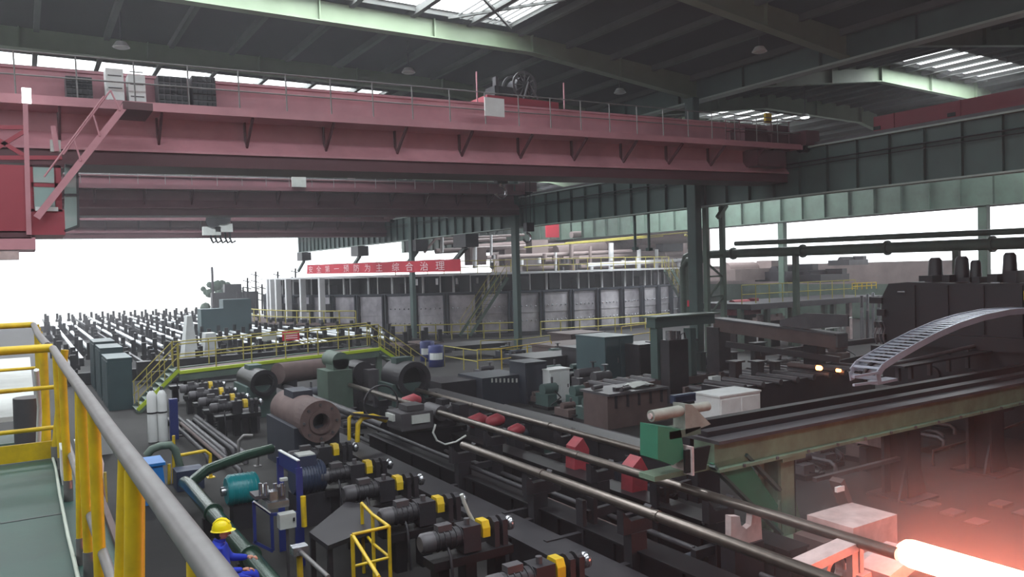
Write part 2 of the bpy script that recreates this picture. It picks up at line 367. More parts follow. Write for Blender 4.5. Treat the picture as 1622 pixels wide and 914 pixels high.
# red end carriage on next bay's runway
ec = thing('crane_end_carriage', 'bright red crane carriage resting above the runway girder at upper right', 'crane', (30, 10, 10.3))
build(MB().box(29.6, 30.2, 6, 19.3, 10.45, 11.15), 'box_beam', 'crane_b', ec)
for k in range(5): build(MB().box(29.58, 29.61, 7 + k * 3, 7.3 + k * 3, 10.6, 10.75), 'bolt_plate', 'dark', ec)
for k in range(5): build(MB().box(29.56, 29.6, 8 + k * 2.6, 8.06 + k * 2.6, 10.45, 11.15), 'stiffener', 'crane_b', ec)

# ================================================================== OVERHEAD CRANES
def crane(y, x0, x1, zb, tilt, label, cm='crane', g=1.8):
    """box girder bridge seen from its walkway side; y is the near web"""
    root = thing('overhead_crane', label, 'crane', (x0, y, zb))
    build(MB().box(x0, x1, y, y + 1.1, zb + .06, zb + g), 'box_girder', cm, root)
    build(MB().box(x0, x1, y - .3, y + 1.3, zb, zb + .06), 'bottom_flange', cm, root)
    build(MB().prism([(x0, y, zb + .42), (x0, y - .28, zb + .06), (x0, y - .3, zb), (x0, y + .05, zb)], (x1 - x0, 0, 0)), 'flared_skirt', cm, root)
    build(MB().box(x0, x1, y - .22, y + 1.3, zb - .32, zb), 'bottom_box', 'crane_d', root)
    build(MB().box(x0, x1, y - .06, y + 1.2, zb + g, zb + g + .06), 'top_flange', cm, root)
    build(MB().box(x0 + .1, x1, y + .5, y + .62, zb + g + .06, zb + g + .2), 'trolley_rail', 'mid', root)
    build(MB().box(x0, x1, y - .95, y, zb + .86, zb + .93), 'walkway', cm, root)
    build(MB().box(x0, x1, y - .97, y - .93, zb + .84, zb + 1.04), 'toe_board', cm, root)
    k = 0; x = x0 + .9
    st = build(MB().beam((x, y - .9, zb + .84), (x, y - .02, zb + .12), .05, .09), 'bracket', 'crane_d', root)
    st2 = build(MB().box(x - .02, x + .02, y - .1, y, zb + .06, zb + .86), 'stiffener', 'crane_d', root)
    n = int((x1 - x0) / 2.06)
    for i in range(1, n): part_copy(st, (2.06 * i, 0, 0)); part_copy(st2, (2.06 * i, 0, 0))
    ps = build(MB().tube((x0 + .3, y - .95, zb + .93), (x0 + .3, y - .95, zb + 1.95), .018, 6), 'railing_post', 'rail', root)
    for i in range(1, int((x1 - x0 - .3) / 1.15)): part_copy(ps, (1.15 * i, 0, 0))
    for h in (1.45, 1.95): build(MB().tube((x0, y - .95, zb + h), (x1, y - .95, zb + h), .018, 6), 'handrail', 'rail', root)
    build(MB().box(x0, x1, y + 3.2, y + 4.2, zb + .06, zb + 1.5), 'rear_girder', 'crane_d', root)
    # end truck on the runway
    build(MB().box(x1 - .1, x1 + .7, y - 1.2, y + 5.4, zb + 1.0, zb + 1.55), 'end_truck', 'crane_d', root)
    for yy in (y - .8, y + 4.9): build(MB().tube((x1 + .1, yy, zb + 1.0), (x1 + .5, yy, zb + 1.0), .25, 14), 'wheel', 'dark', root)
    root.rotation_euler = (0, tilt, 0)
    return root
T = -math.radians(1.15)
c1 = crane(20.6, -8.3, 25.6, 8.12, T, 'near red overhead travelling crane with walkway, railing and hanging cab')
# control cabinets and trolley on the near crane (children of the crane, moved with it)
def cr(mb, name, m): return build(mb, name, m, c1)
def tz(px, y, base): return None
for k, (a, b) in enumerate(((108, 150), (254, 300), (308, 345))):
    pa = ony(a, 170, 19.9); pb = ony(b, 170, 19.9); zt = ony((a + b) / 2, 122, 19.9).z; zb_ = ony((a + b) / 2, 170, 19.9).z
    dz = (pa.x + 8.3) * math.tan(T) * -1
    rb = cr(MB().box(pa.x, pb.x, 19.9, 20.45, zb_ - dz, zt - dz), 'resistor_box', 'mid')
    for r_ in range(5):
        for c_ in range(5):
            xx = pa.x + (pb.x - pa.x) * (c_ + .5) / 5; zz = zb_ - dz + (zt - zb_) * (r_ + .5) / 5
            build(MB().box(xx - .045, xx + .045, 19.86, 19.9, zz - .06, zz + .04), 'louvre', 'dark', rb)
for k, (a, b, t, bt) in enumerate(((172, 200, 108, 166), (207, 234, 118, 160))):
    pa = ony(a, 170, 19.95); pb = ony(b, 170, 19.95); zt = ony(a, t, 19.95).z; zb_ = ony(a, bt, 19.95).z; dz = (pa.x + 8.3) * math.tan(T) * -1
    w_ = cr(MB().box(pa.x, pb.x, 19.95, 20.4, zb_ - dz, zt - dz), 'control_cabinet', 'white')
    for j in range(3): build(MB().box(pa.x + .04, pb.x - .04, 19.93, 19.95, zb_ - dz + .1 + j * .28, zb_ - dz + .12 + j * .28), 'seam', 'mid', w_)

def solo_box(name, m, label, cat, x0, x1, y0, y1, z0, z1, group=None): return solo(MB().box(x0, x1, y0, y1, z0, z1), name, m, label, cat, group)
# trolley
p = ony(820, 180, 22.3)
tr = thing('crane_trolley', 'red winch trolley on top of the near crane with a drum and a white sign', 'trolley', (p.x, 22.3, 10.0))
x0 = ony(772, 170, 21.2).x; x1 = ony(885, 170, 21.2).x; z0 = ony(828, 182, 21.2).z; z1 = ony(828, 156, 21.2).z
build(MB().box(x0, x1, 21.2, 24.4, z0, z1), 'trolley_frame', 'crane_b', tr)
build(MB().box(x0 + .1, x1 - .1, 21.15, 21.2, z0 + .06, z0 + .1), 'slot', 'dark', tr)
pc = ony(825, 138, 22.0)
build(MB().tube((pc.x, 21.8, pc.z), (pc.x, 22.4, pc.z), .3, 18), 'cable_reel', 'dark2', tr)
for yy in (21.75, 22.4): build(MB().ring((pc.x, yy, pc.z), (0, 1, 0), .4, .48, .05, 24), 'reel_rim', 'mid', tr)
for k in range(6): t = PI * k / 6; d_ = V(math.cos(t), 0, math.sin(t)) * .44; build(MB().beam(V(pc.x, 21.74, pc.z) - d_, V(pc.x, 21.74, pc.z) + d_, .04, .03), 'reel_spoke', 'mid', tr)
build(MB().path([V(pc.x - .1, 21.7, pc.z - .5), V(pc.x + .1, 21.68, pc.z + .1), V(pc.x + .3, 21.7, pc.z - .2), V(pc.x + .5, 21.7, pc.z - .5)], .04, 6), 'cable', 'mid', tr)
build(MB().box(pc.x - 1.15, pc.x - 1.05, 21.7, 21.9, z1, z1 + .75), 'lamp_post', 'mid', tr)
build(MB().box(pc.x - 1.2, pc.x - .5, 21.7, 22.3, z1, z1 + .45), 'gearbox', 'dark2', tr)
for yy in (21.4, 24.2):
    for xx in (x0 + .3, x1 - .3): build(MB().tube((xx - .06, yy, z0), (xx + .06, yy, z0), .18, 12), 'wheel', 'dark', tr)
pa = ony(768, 183, 19.6); pb = ony(798, 157, 19.6)
build(MB().box(pa.x, pb.x, 19.58, 19.62, pa.z, pb.z), 'sign_plate', 'white', tr)
for xx in (x0 - .3, x1 + .3):
    build(MB().tube((xx, 21.3, z0 - .1), (xx, 21.3, z1 + .7), .025, 6), 'railing_post', 'crane', tr)
# hook blocks hanging between girders
def hook(px, ytop, yhook, Y, label, s=1.):
    a = ony(px, ytop, Y); b = ony(px, yhook, Y)
    root = thing('crane_hook', label, 'hook', tuple(b))
    for s_ in (-.12, .12): build(MB().tube((a.x + s_ * s, Y, b.z + .5 * s), (a.x + s_ * s, Y, a.z + .8), .012, 5), 'rope', 'dark', root)
    build(MB().box(a.x - .2 * s, a.x + .2 * s, Y - .12, Y + .12, b.z + .15 * s, b.z + .55 * s), 'sheave_block', 'dark2', root)
    build(MB().path([V(b.x, Y, b.z + .2 * s)] + [V(b.x + math.sin(t) * .2 * s, Y, b.z - .14 * s + math.cos(t) * .2 * s) for t in [i * .5 for i in range(0, 10)]], .05 * s, 8), 'hook', 'steel', root)
    return root
hook(793, 268, 298, 22.8, 'white steel crane hook hanging below the near crane girder')
hook(835, 268, 372, 24.0, 'small hook block hanging low beside the white crane hook', .8)
# end machinery on right end
em = thing('drive_unit', 'dark crane drive unit with railings at the right end of the near crane', 'machine', tuple(ony(1215, 240, 20.6)))
for a, b, t, bt in ((1180, 1215, 205, 225), (1225, 1250, 200, 238), (1200, 1245, 240, 262)):
    pa = ony(a, bt, 19.9); pb = ony(b, t, 19.9); build(MB().box(pa.x, pb.x, 19.9, 20.8, pa.z, pb.z), 'housing', 'crane_d', em)
for px in (1150, 1172, 1222, 1250):
    pa = ony(px, 232, 19.7); build(MB().tube(pa, pa + V(0, 0, .95), .025, 6), 'post', 'crane_d', em)
for yy in (192, 210): build(MB().tube(ony(1150, yy - 2, 19.7), ony(1250, yy + 2, 19.7), .02, 6), 'rail', 'crane_d', em)
pa = ony(1215, 188, 19.9); build(MB().box(pa.x - .12, pa.x + .2, 19.85, 19.95, pa.z - .15, pa.z + .2), 'yellow_plate', 'yellow', em, 'yellow plate')

# cab hanging from near crane, left
YC = 18.6
cb = thing('crane_cab', 'red operator cab with glazed front hanging under the near crane at left', 'cabin', tuple(ony(60, 370, YC)))
def cbx(a, b, t, bt, nm, m, y0=YC, dep=1.6, par=None):
    pa = ony(a, bt, y0); pb = ony(b, t, y0); return build(MB().box(pa.x, pb.x, y0, y0 + dep, pa.z, pb.z), nm, m, par or cb)
cbx(-60, 42, 262, 368, 'rear_panel', 'crane_b')
cbx(-60, 50, 366, 378, 'floor_frame', 'crane_d')
cbx(-60, 56, 376, 396, 'lower_box', 'crane')
cbx(44, 102, 332, 372, 'lower_panel', 'crane_b')
cbx(44, 102, 255, 264, 'roof_panel', 'crane_d')
for a in (44, 88): cbx(a, a + 8, 262, 335, 'corner_post', 'crane_b', dep=.12)
cbx(52, 88, 262, 290, 'window_pane', 'glass', dep=.02); cbx(52, 88, 296, 332, 'window_pane', 'glass', dep=.02)
cbx(50, 92, 290, 296, 'window_bar', 'crane_b', dep=.06)
cbx(56, 92, 328, 334, 'window_sill', 'white', y0=YC - .05, dep=.06)
a1 = ony(102, 366, YC); a2 = ony(124, 358, YC + .3); t1 = ony(102, 262, YC); t2 = ony(122, 268, YC + .3)
build(MB().prism([a1, a2, t2, t1], (0, .03, 0)), 'bay_window', 'glass', cb)
for q in ((a1, a2), (t1, t2), (a2, t2), (a1.lerp(t1, .55), a2.lerp(t2, .55))): build(MB().beam(*q, .05), 'window_bar', 'mid', cb)
cbx(-60, 30, 398, 412, 'step_box', 'pinkw', dep=.5)
# frame that carries cab: legs and X braces
for a, b in (((40, 165), (46, 372)), ((-30, 165), (-26, 262)), ((84, 200), (90, 240))):
    build(MB().beam(ony(*a, YC), ony(*b, YC), .09), 'hanger', 'crane', cb)
for a, b in (((-30, 205), (44, 250)), ((-30, 250), (44, 205)), ((-30, 202), (44, 202)), ((-30, 250), (98, 250))):
    build(MB().beam(ony(*a, YC), ony(*b, YC), .08), 'brace', 'crane_b', cb)
cbx(80, 96, 222, 240, 'junction_box', 'offw', dep=.15)
cbx(35, 49, 140, 160, 'flood_lamp', 'lamp', dep=.2); 
# stair from the walkway to the cab
sr = thing('crane_stair', 'steep red stair with thin handrails from crane walkway down to cab', 'stairs', tuple(ony(60, 340, 18.2)))
for dy in (0, .45):
    build(MB().beam(ony(200, 165, 18.8 - dy), ony(58, 345, 18.8 - dy), .05, .13), 'stringer', 'crane', sr)
build(MB().tube(ony(175, 143, 18.3), ony(100, 245, 18.3), .02, 6), 'handrail', 'crane', sr)
build(MB().tube(ony(165, 152, 18.3), ony(70, 280, 18.3), .02, 6), 'handrail', 'crane', sr)
for a, b in (((175, 143), (190, 175)), ((148, 182), (158, 215)), ((118, 222), (128, 255))): build(MB().tube(ony(*a, 18.3), ony(*b, 18.3), .02, 6), 'post', 'crane', sr)
for k in range(12):
    q = ony(200, 165, 18.3).lerp(ony(58, 345, 18.3), (k + .5) / 12); build(MB().box(q.x - .07, q.x + .07, 18.35, 18.8, q.z, q.z + .02), 'tread', 'crane_d', sr)
pa = ony(195, 172, 18.3); pb = ony(242, 164, 18.3); build(MB().box(pa.x, pb.x, 18.3, 19.6, pa.z, pb.z), 'landing', 'crane_d', sr)

# second and third cranes farther down the bay
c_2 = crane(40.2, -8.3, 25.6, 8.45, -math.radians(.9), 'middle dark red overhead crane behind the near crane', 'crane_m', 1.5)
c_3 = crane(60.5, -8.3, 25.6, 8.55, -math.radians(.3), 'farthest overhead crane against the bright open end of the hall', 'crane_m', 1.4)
pa = ony(462, 296, 39.2); pb = ony(484, 278, 39.2); solo(MB().box(pa.x, pb.x, 39.15, 39.2, pa.z, pb.z), 'sign_plate', 'offw', 'small blank white plate on the railing of the middle crane', 'sign')
def trolley2(a, b, t, bt, Y, label):
    pa = ony(a, bt, Y); pb = ony(b, t, Y); r = thing('crane_trolley', label, 'trolley', tuple(pa))
    h = pb.z - pa.z; build(MB().box(pa.x, pb.x, Y, Y + 2.5, pa.z, pa.z + h * .5), 'trolley_frame', 'crane_d', r)
    build(MB().tube((pa.x + .6, Y + 1, pa.z + h * .65), (pb.x - .6, Y + 1, pa.z + h * .65), h * .35, 12), 'winch_drum', 'dark', r)
    build(MB().box(pb.x - .8, pb.x - .1, Y + .4, Y + 1.2, pa.z + h * .5, pb.z), 'gearbox', 'dark', r)
trolley2(318, 376, 260, 284, 41.5, 'dark winch trolley on the middle crane left of the white plate')
trolley2(575, 625, 262, 278, 41.5, 'low dark trolley on the middle crane below the near girder')
trolley2(425, 450, 342, 352, 61.5, 'small trolley on the farthest crane')
mg = thing('grab_block', 'twin pulley lifting block with hooks silhouetted against the bright opening', 'hook', tuple(ony(350, 370, 59)))
for px, py in ((337, 350), (353, 345)): q = ony(px, py, 59); build(MB().tube((q.x, 58.7, q.z), (q.x, 59, q.z), .5, 16), 'pulley', 'dark', mg); build(MB().tube(q, q + V(0, 0, 1.6), .03, 5), 'rope', 'dark', mg)
for px, py in ((335, 366), (354, 361)): q = ony(px, py, 59); build(MB().box(q.x - .6, q.x + .6, 58.8, 59.2, q.z - .3, q.z + .3), 'housing', 'offw', mg)
for px in (334, 341, 349, 357, 364): q = ony(px, 377, 59); build(MB().path([q + V(0, 0, .4), q, q + V(.15, 0, -.35), q + V(.4, 0, -.2)], .08, 6), 'hook', 'dark', mg)
hg = ony(336, 430, 75); solo(MB().tube(hg, hg + V(0, 0, 4), .02, 5).tube(hg - V(0, 0, 3.2), hg + V(0, 0, .4), .11, 8), 'hanging_chain', 'mid', 'thin hanging chain silhouetted against the bright opening', 'chain')
# ---------------------------------------------------------------- hanging high-bay lamps
for i, (px, py, z) in enumerate(((1275, 186, 13.6), (192, 75, 13.5), (647, 115, 13.6), (982, 147, 13.4), (1203, 82, 13.4))):
    q = onz(px, py, z - 0.3); r = thing('high_bay_lamp', ('white lit high bay lamp under the arched rafters of the furnace bay', 'small lamp on dark rafter above the white crane cabinet', 'small lamp on dark ceiling left of the trolley', 'small lamp under dark ceiling right of the trolley', 'small twin lamp beside the deep eaves beam')[i], 'lamp', tuple(q))
    build(MB().tube(q, q + V(0, 0, .18), .28, 14, .16), 'lamp_shade', 'white', r); build(MB().tube(q + V(0, 0, .18), q + V(0, 0, (14.5, 14.5, 14.45, 13.8, 13.7)[i] - q.z + .15 if i else 1.9), .03, 6), 'lamp_rod', 'mid', r)
    build(MB().tube(q - V(0, 0, .03), q, .22, 12), 'lamp_glass', 'lamp' if i == 0 else 'offw', r)

# ================================================================== ROTARY HEARTH FURNACE
FC = V(42.3, 74.8, 0); FR = 22.1
def pol(r, a, z): return V(FC.x + r * math.cos(a), FC.y + r * math.sin(a), z)
fu = thing('rotary_furnace', 'huge round rotary hearth furnace clad in silver panels behind the footbridge', 'furnace', tuple(FC))
NP = 53; a_near = math.atan2(-FC.y, -FC.x)
inner = MB().tube(FC + V(0, 0, .2), FC + V(0, 0, 3.5), FR - .35, 96); build(inner, 'hearth_wall', 'dark2', fu)
build(MB().tube(FC + V(0, 0, 3.5), FC + V(0, 0, 5.0), FR - 1.6, 96), 'roof_drum', 'dark', fu)
build(MB().ring(FC + V(0, 0, 3.5), (0, 0, 1), FR - 1.6, FR + .2, .16, 96), 'top_rim', 'frame', fu)
build(MB().ring(FC + V(0, 0, 5.05), (0, 0, 1), FR - 3, FR + .6, .14, 96), 'upper_deck', 'post', fu)
build(MB().ring(FC + V(0, 0, .0), (0, 0, 1), FR - .4, FR + .5, .25, 96), 'base_ring', 'dark2', fu)
for i in range(-15, 16):
    a = a_near + 2 * PI * i / NP; da = 2 * PI / NP
    # clad panel, slightly bowed with a waist joint
    vs = []; fs = []
    nseg = 5
    for z in (.3, 1.85, 1.86, 3.45):
        for k in range(nseg):
            vs.append(pol(FR + (.04 if k in (1, 2, 3) else 0) + (.04 if z > 1.855 else 0), a + da * (.1 + .8 * k / (nseg - 1)), z))
    for r_ in range(3):
        for k in range(nseg - 1): fs.append((r_ * nseg + k, r_ * nseg + k + 1, (r_ + 1) * nseg + k + 1, (r_ + 1) * nseg + k))
    build(MB().add(vs, fs), 'wall_panel', 'clad', fu)
    for s in (.0, .1): 
        p = pol(FR + .18, a + da * (s - .05), .1); build(MB().beam(p, p + V(0, 0, 3.5), .1, .3, up=tuple((pol(1, a, 0) - pol(0, a, 0)))), 'buttress', 'frame', fu)
    for z in (1.2, 2.4):
        for k in range(5):
            q = pol(FR + .1, a + da * (.2 + .6 * k / 4), z); build(MB().ball(q, .07, 6, 4), 'bolt_cap', 'steel', fu) if i > -4 else None
    # white stub pipes between rim and deck
    for k in range(2):
        q = pol(FR - .2, a + da * (.3 + .45 * k + random.uniform(-.1, .1)), 3.66); build(MB().tube(q, q + V(0, 0, 1.4), .06 + .05 * (k == 0), 8), 'stub_pipe', 'post', fu)
    q = pol(FR - .9, a + da * .5, 3.7); build(MB().box(q.x - .5, q.x + .5, q.y - .4, q.y + .4, 3.7, 4.5 + .3 * (i % 3)), 'burner_box', 'dark2', fu)
# left side: pale pillars from deck to walkway with burner blocks
for px in (427, 432, 441, 457, 480, 510):
    q = ony(px, 480, 66); d = V(q.x, q.y, 0).normalized()
    # march along the view direction until the drum surface
    t = 40.
    while (V(d.x * t, d.y * t, 0) - FC).length > FR + 1.0 and t < 110: t += .1
    if t >= 110: t = V(d.x, d.y, 0).dot(FC)
    b = V(d.x * t, d.y * t, 0)
    build(MB().beam(b + V(0, 0, 1.6), b + V(0, 0, 5.1), .45), 'pillar', 'post', fu)
    build(MB().tube(b + V(.5, 0, 2.2), b + V(.5, 0, 2.9), .35, 8), 'burner', 'dark2', fu)
    build(MB().box(b.x + .9, b.x + 2.2, b.y - .4, b.y + .2, 1.7, 2.3), 'burner_box', 'post', fu)
    build(MB().beam(b, b + V(0, 0, 1.6), .5), 'pillar_foot', 'frame', fu)
# curved walkway and rails
def arc(r, a0, a1, z, n=24): return [pol(r, a0 + (a1 - a0) * i / n, z) for i in range(n + 1)]
aL = a_near - .95; aR = a_near + .85
wk = MB()
railing('curved yellow rail on the low walkway around the left side of the furnace', arc(FR + 2.2, a_near - 1.35, a_near - .42, 1.3, 14), 1.1, 2.2, 'yellow2', .05)
w_ = thing('furnace_walkway', 'curved low walkway around the foot of the furnace, left side', 'walkway', tuple(pol(FR + 1.5, aL, 0)))
for z0_, z1_ in ((1.2, 1.3),):
    a = arc(FR + 2.3, a_near - 1.35, a_near - .42, z0_, 14); b = arc(FR + .4, a_near - 1.35, a_near - .42, z0_, 14)
    m_ = MB()
    for k in range(14): m_.hexa([a[k], b[k], b[k + 1], a[k + 1], a[k] + V(0, 0, .1), b[k] + V(0, 0, .1), b[k + 1] + V(0, 0, .1), a[k + 1] + V(0, 0, .1)])
    build(m_, 'walkway_plate', 'scrap', w_)
    for k in range(0, 15, 2): build(MB().tube(a[k] - V(0, 0, 1.2), a[k], .08, 6), 'support', 'scrap', w_)
railing('pale rail around the upper deck of the furnace behind the banner', arc(FR + .5, a_near - .3, a_near + .9, 5.19, 20), 1.0, 2.6, 'yellow2', .035)
railing('dark yellow rail on the ground in front of the silver furnace panels', arc(FR + 2.0, a_near - .3, a_near + .12, .0, 8), 1.2, 2.0, 'yellow2', .05)
railing('dull rail on the ground in front of the right furnace panels', arc(FR + 2.4, a_near + .2, a_near + .75, .0, 8), 1.2, 3.0, 'yellow2', .05)
# banner strung along the column line in front of the furnace deck
XN = 25.25
bn = thing('banner', 'long red slogan banner with white characters strung before the furnace deck', 'banner', tuple(onx(729, 430, XN)))
def bpt(px, f):          # f 0 bottom .. 1 top
    s = (px - 486) / 243; yb = 434 + (430 - 434) * s; yt = 420 + (410 - 420) * s
    return onx(px, yb + (yt - yb) * f, XN)
vs = []; ks = [486 + 243 * i / 30 for i in range(31)]
for i, k in enumerate(ks):
    for f in (0, .5, 1): q = bpt(k, f); vs.append(q + V(.03 * math.sin(i * 1.3 + f), 0, -.03 * math.sin(i * .52) ** 2 if f == 1 else 0))
build(MB().add(vs, [(3 * i + j, 3 * i + 3 + j, 3 * i + 4 + j, 3 * i + 1 + j) for i in range(30) for j in range(2)]), 'banner_cloth', 'banner', bn)
build(MB().tube(bpt(486, 1), bpt(729, 1), .02, 5), 'rope', 'rail', bn)
TXT = '安全第一预防为主综合治理'
dep = bpy.context.evaluated_depsgraph_get
for k, ch in enumerate(reversed(TXT)):
    cu = bpy.data.curves.new('t', 'FONT'); cu.body = ch; cu.size = 1.0; cu.resolution_u = 2
    ob = bpy.data.objects.new('t', cu); C.objects.link(ob); bpy.context.view_layer.update()
    me = bpy.data.meshes.new_from_object(ob.evaluated_get(dep())); bpy.data.objects.remove(ob)
    inv = (1.508 + .0598 * k + (.018 if k > 3 else 0)) * 1e-3; c = bpt(35 + 1 / inv, .5)
    xs = [v.co.x for v in me.vertices] or [0, 1]; ys_ = [v.co.y for v in me.vertices] or [0, 1]
    mx = (min(xs) + max(xs)) / 2; my = (min(ys_) + max(ys_)) / 2
    for v in me.vertices: v.co = Vector((-.06, -(v.co.x - mx) * 1.5, (v.co.y - my) * .72)) + c - origin(bn)
    me.materials.clear(); me.materials.append(M['char'])
    o = bpy.data.objects.new('character', me); C.objects.link(o); o.parent = bn

# ducts, pipes and stacks over the furnace
fd = thing('furnace_ducting', 'dusty pipes, ducts and valves over the furnace right of the banner', 'ducting', tuple(pol(FR - 6, a_near, 5.2)))
def P(px, py, Y): return ony(px, py, Y)
for (a, b, r, Y, m) in (((880, 398), (1100, 380), .55, 62, 'duct'), ((860, 412), (1090, 400), .4, 60, 'duct'), ((690, 398), (900, 388), .25, 64, 'duct'), ((700, 385), (800, 378), .22, 66, 'duct'), ((1010, 380), (1085, 378), .5, 58, 'scrap'), ((770, 408), (1000, 398), .2, 58, 'duct'), ((930, 420), (1080, 412), .18, 56, 'post')):
    q0 = P(*a, Y); q1 = P(*b, Y + 1); build(MB().tube(q0, q1, r, 14), 'duct', m, fd)
for (px, t, b, r) in ((752, 380, 425, .18), (778, 372, 425, .12), (905, 385, 432, .2), (935, 390, 432, .15), (968, 385, 445, .25), (1012, 395, 440, .2), (880, 400, 430, .12), (1040, 395, 440, .18), (1085, 385, 440, .2), (700, 372, 400, .15), (1055, 400, 440, .1)):
    build(MB().tube(P(px, b, 58), P(px, t, 58), r, 10), 'riser', 'duct' if px % 2 else 'post', fd)
build(MB().path([P(672, 400, 62), P(690, 378, 62), P(720, 378, 62), P(830, 372, 63)], .12, 8), 'bent_pipe', 'duct', fd)
build(MB().path([P(1085, 372, 57), P(1103, 380, 57), P(1110, 400, 57)], .12, 8), 'bent_pipe', 'yellow2', fd)
for (a, b) in (((895, 385), (1090, 368)), ((830, 392), (1050, 374))): build(MB().tube(P(*a, 56), P(*b, 56), .06, 6), 'gas_line', 'yellow2', fd, 'yellow gas line')
for (a, b, r, Y, m) in (((745, 395), (905, 383), .5, 70, 'scrap'), ((830, 425), (1085, 418), .3, 60, 'duct'), ((905, 372), (1090, 362), .35, 66, 'duct'), ((800, 402), (900, 396), .4, 62, 'rust'), ((960, 392), (1098, 386), .8, 62, 'rust')):
    q0 = P(*a, Y); q1 = P(*b, Y + 1); build(MB().tube(q0, q1, r, 14), 'duct', m, fd)
for k in range(34):
    px = random.uniform(760, 1090); py = random.uniform(408, 432); q = P(px, py, 57); s = random.uniform(.12, .4)
    build(MB().tube(q, q + V(0, 0, s * 1.6), s * .6, 9), 'valve', random.choice(['post', 'mid', 'duct', 'dark2']), fd)
for (a, b, t, bo, m) in ((800, 830, 395, 422, 'scrap'), (893, 917, 400, 418, 'pinkw'), (1050, 1085, 385, 398, 'dark2'), (1000, 1030, 405, 418, 'dark2'), (745, 770, 392, 420, 'scrap'), (843, 868, 380, 405, 'duct')):
    q0 = P(a, bo, 59); q1 = P(b, t, 59); build(MB().box(q0.x, q1.x, 59, 60, q0.z, q1.z), 'valve_box', m, fd)
for k in range(14):
    px = 660 + k * 32; q = P(px, 452 - (px - 660) * .03, 56.5); build(MB().tube(q, q + V(0, 0, .5), .1, 8), 'burner_head', 'post', fd)
# bright hanging column sleeves
stair('diagonal yellow stair climbing the front of the furnace to its upper deck', tuple(P(728, 532, 52.5)), tuple(P(788, 440, 51.5)), .9, steps=14, h=1.1, side=V(.5, -.85, 0))
stair('short stair at the right edge of the furnace upper deck', tuple(P(1075, 470, 50)), tuple(P(1052, 428, 50)), .7, steps=8, side=V(.5, -.85, 0))
solo(MB().box(*[v for p in (0,) for v in (P(865, 375, 70).x, P(900, 375, 70).x)], 70, 70.1, P(880, 376, 70).z, P(880, 352, 70).z), 'hanging_sheet', 'banner', 'red and white sheet hanging behind the runway girder over the furnace', 'sheet')

# ================================================================== COOLING BED (far left)
cbd = thing('cooling_bed', 'wide dark cooling bed with rows of upright stop pegs', 'machine', (2, 46, 0))
for k in range(13):
    x = 2.1 + k * 1.75; build(MB().box(x - .07, x + .07, 46, 118, .55, .78), 'skid_beam', 'dark', cbd)
pk = None; n = 0
for j in range(16):
    y = 46.6 + j * 2.5 * (1 + j * .05)
    if y > 116: break
    for i in range(18):
        x = 2.1 + i * 1.25 + .3 * math.sin(j)
        if pk is None: pk = build(MB().box(x - .13, x + .13, y - .1, y + .1, .6, 1.55).box(x - .2, x + .2, y - .14, y + .14, .5, .8), 'stop_peg', 'dark', cbd); pk0 = V(x, y, 0)
        else:
            o = part_copy(pk, V(x, y, 0) - pk0)
        n += 1
for k in range(4): build(MB().box(1.5, 24, 46.2 + k * 18, 46.5 + k * 18, 0, .6), 'cross_frame', 'dark2', cbd)
build(MB().box(4.9, 16, 44.6, 45.2, .2, 1.1), 'front_beam', 'dark2', cbd); build(MB().box(5.2, 16, 43.6, 43.8, .3, .5), 'front_rail', 'mid', cbd); build(MB().box(5.2, 17, 42.2, 42.35, .1, .8), 'front_rail', 'dark2', cbd)
for i in range(12):
    build(MB().tube((2.4 + i * 1.1, 44.9, 1.1), (2.4 + i * 1.1, 44.9, 1.5), .12, 8), 'front_roller', 'dark2', cbd)
tb = None; k = 0
GT = 'pale tubes lying on the cooling bed'
for i in range(26):
    x = 2.7 + i * .82
    if i % 4 == 3: continue
    y0 = 48 + random.uniform(0, 9); L = random.uniform(30, 55)
    solo(MB().tube((x, y0, .98), (x, min(y0 + L, 116), .98), .12, 8), 'steel_tube', 'tube', 'pale straight steel tube lying on the dark cooling bed among stop pegs', 'tube', GT)
# things between bed and furnace
mh0 = ony(318, 490, 66); mh1 = ony(398, 490, 66)
solo(MB().box(mh0.x, mh1.x, 66, 67.5, 0, 2.9).box(mh1.x - 2.2, mh1.x, 66, 67.5, 2.9, 3.6), 'machine_house', 'cab', 'grey green machine house at the right end of the cooling bed', 'machine')
q = ony(300, 560, 50)
cn = MB(); 
def pyr(mb, x0, x1, y0, y1, z0, z1, sh): return mb.hexa([(x0, y0, z0), (x1, y0, z0), (x1, y1, z0), (x0, y1, z0), (x0 + sh, y0 + sh, z1), (x1 - sh, y0 + sh, z1), (x1 - sh, y1 - sh, z1), (x0 + sh, y1 - sh, z1)])
solo(pyr(MB(), ony(290, 560, 48).x, ony(318, 560, 48).x, 48, 49.6, .2, 3.2, .35), 'canvas_cover', 'white', 'white canvas cover standing left of the footbridge, taller one', 'cover')
solo(pyr(MB(), ony(322, 560, 47).x, ony(350, 560, 47).x, 47, 48.4, .2, 2.2, .2), 'canvas_cover', 'white', 'shorter white cover beside the footbridge stair', 'cover')
for k in range(34):
    x = random.uniform(8, 24); y = random.uniform(48, 100)
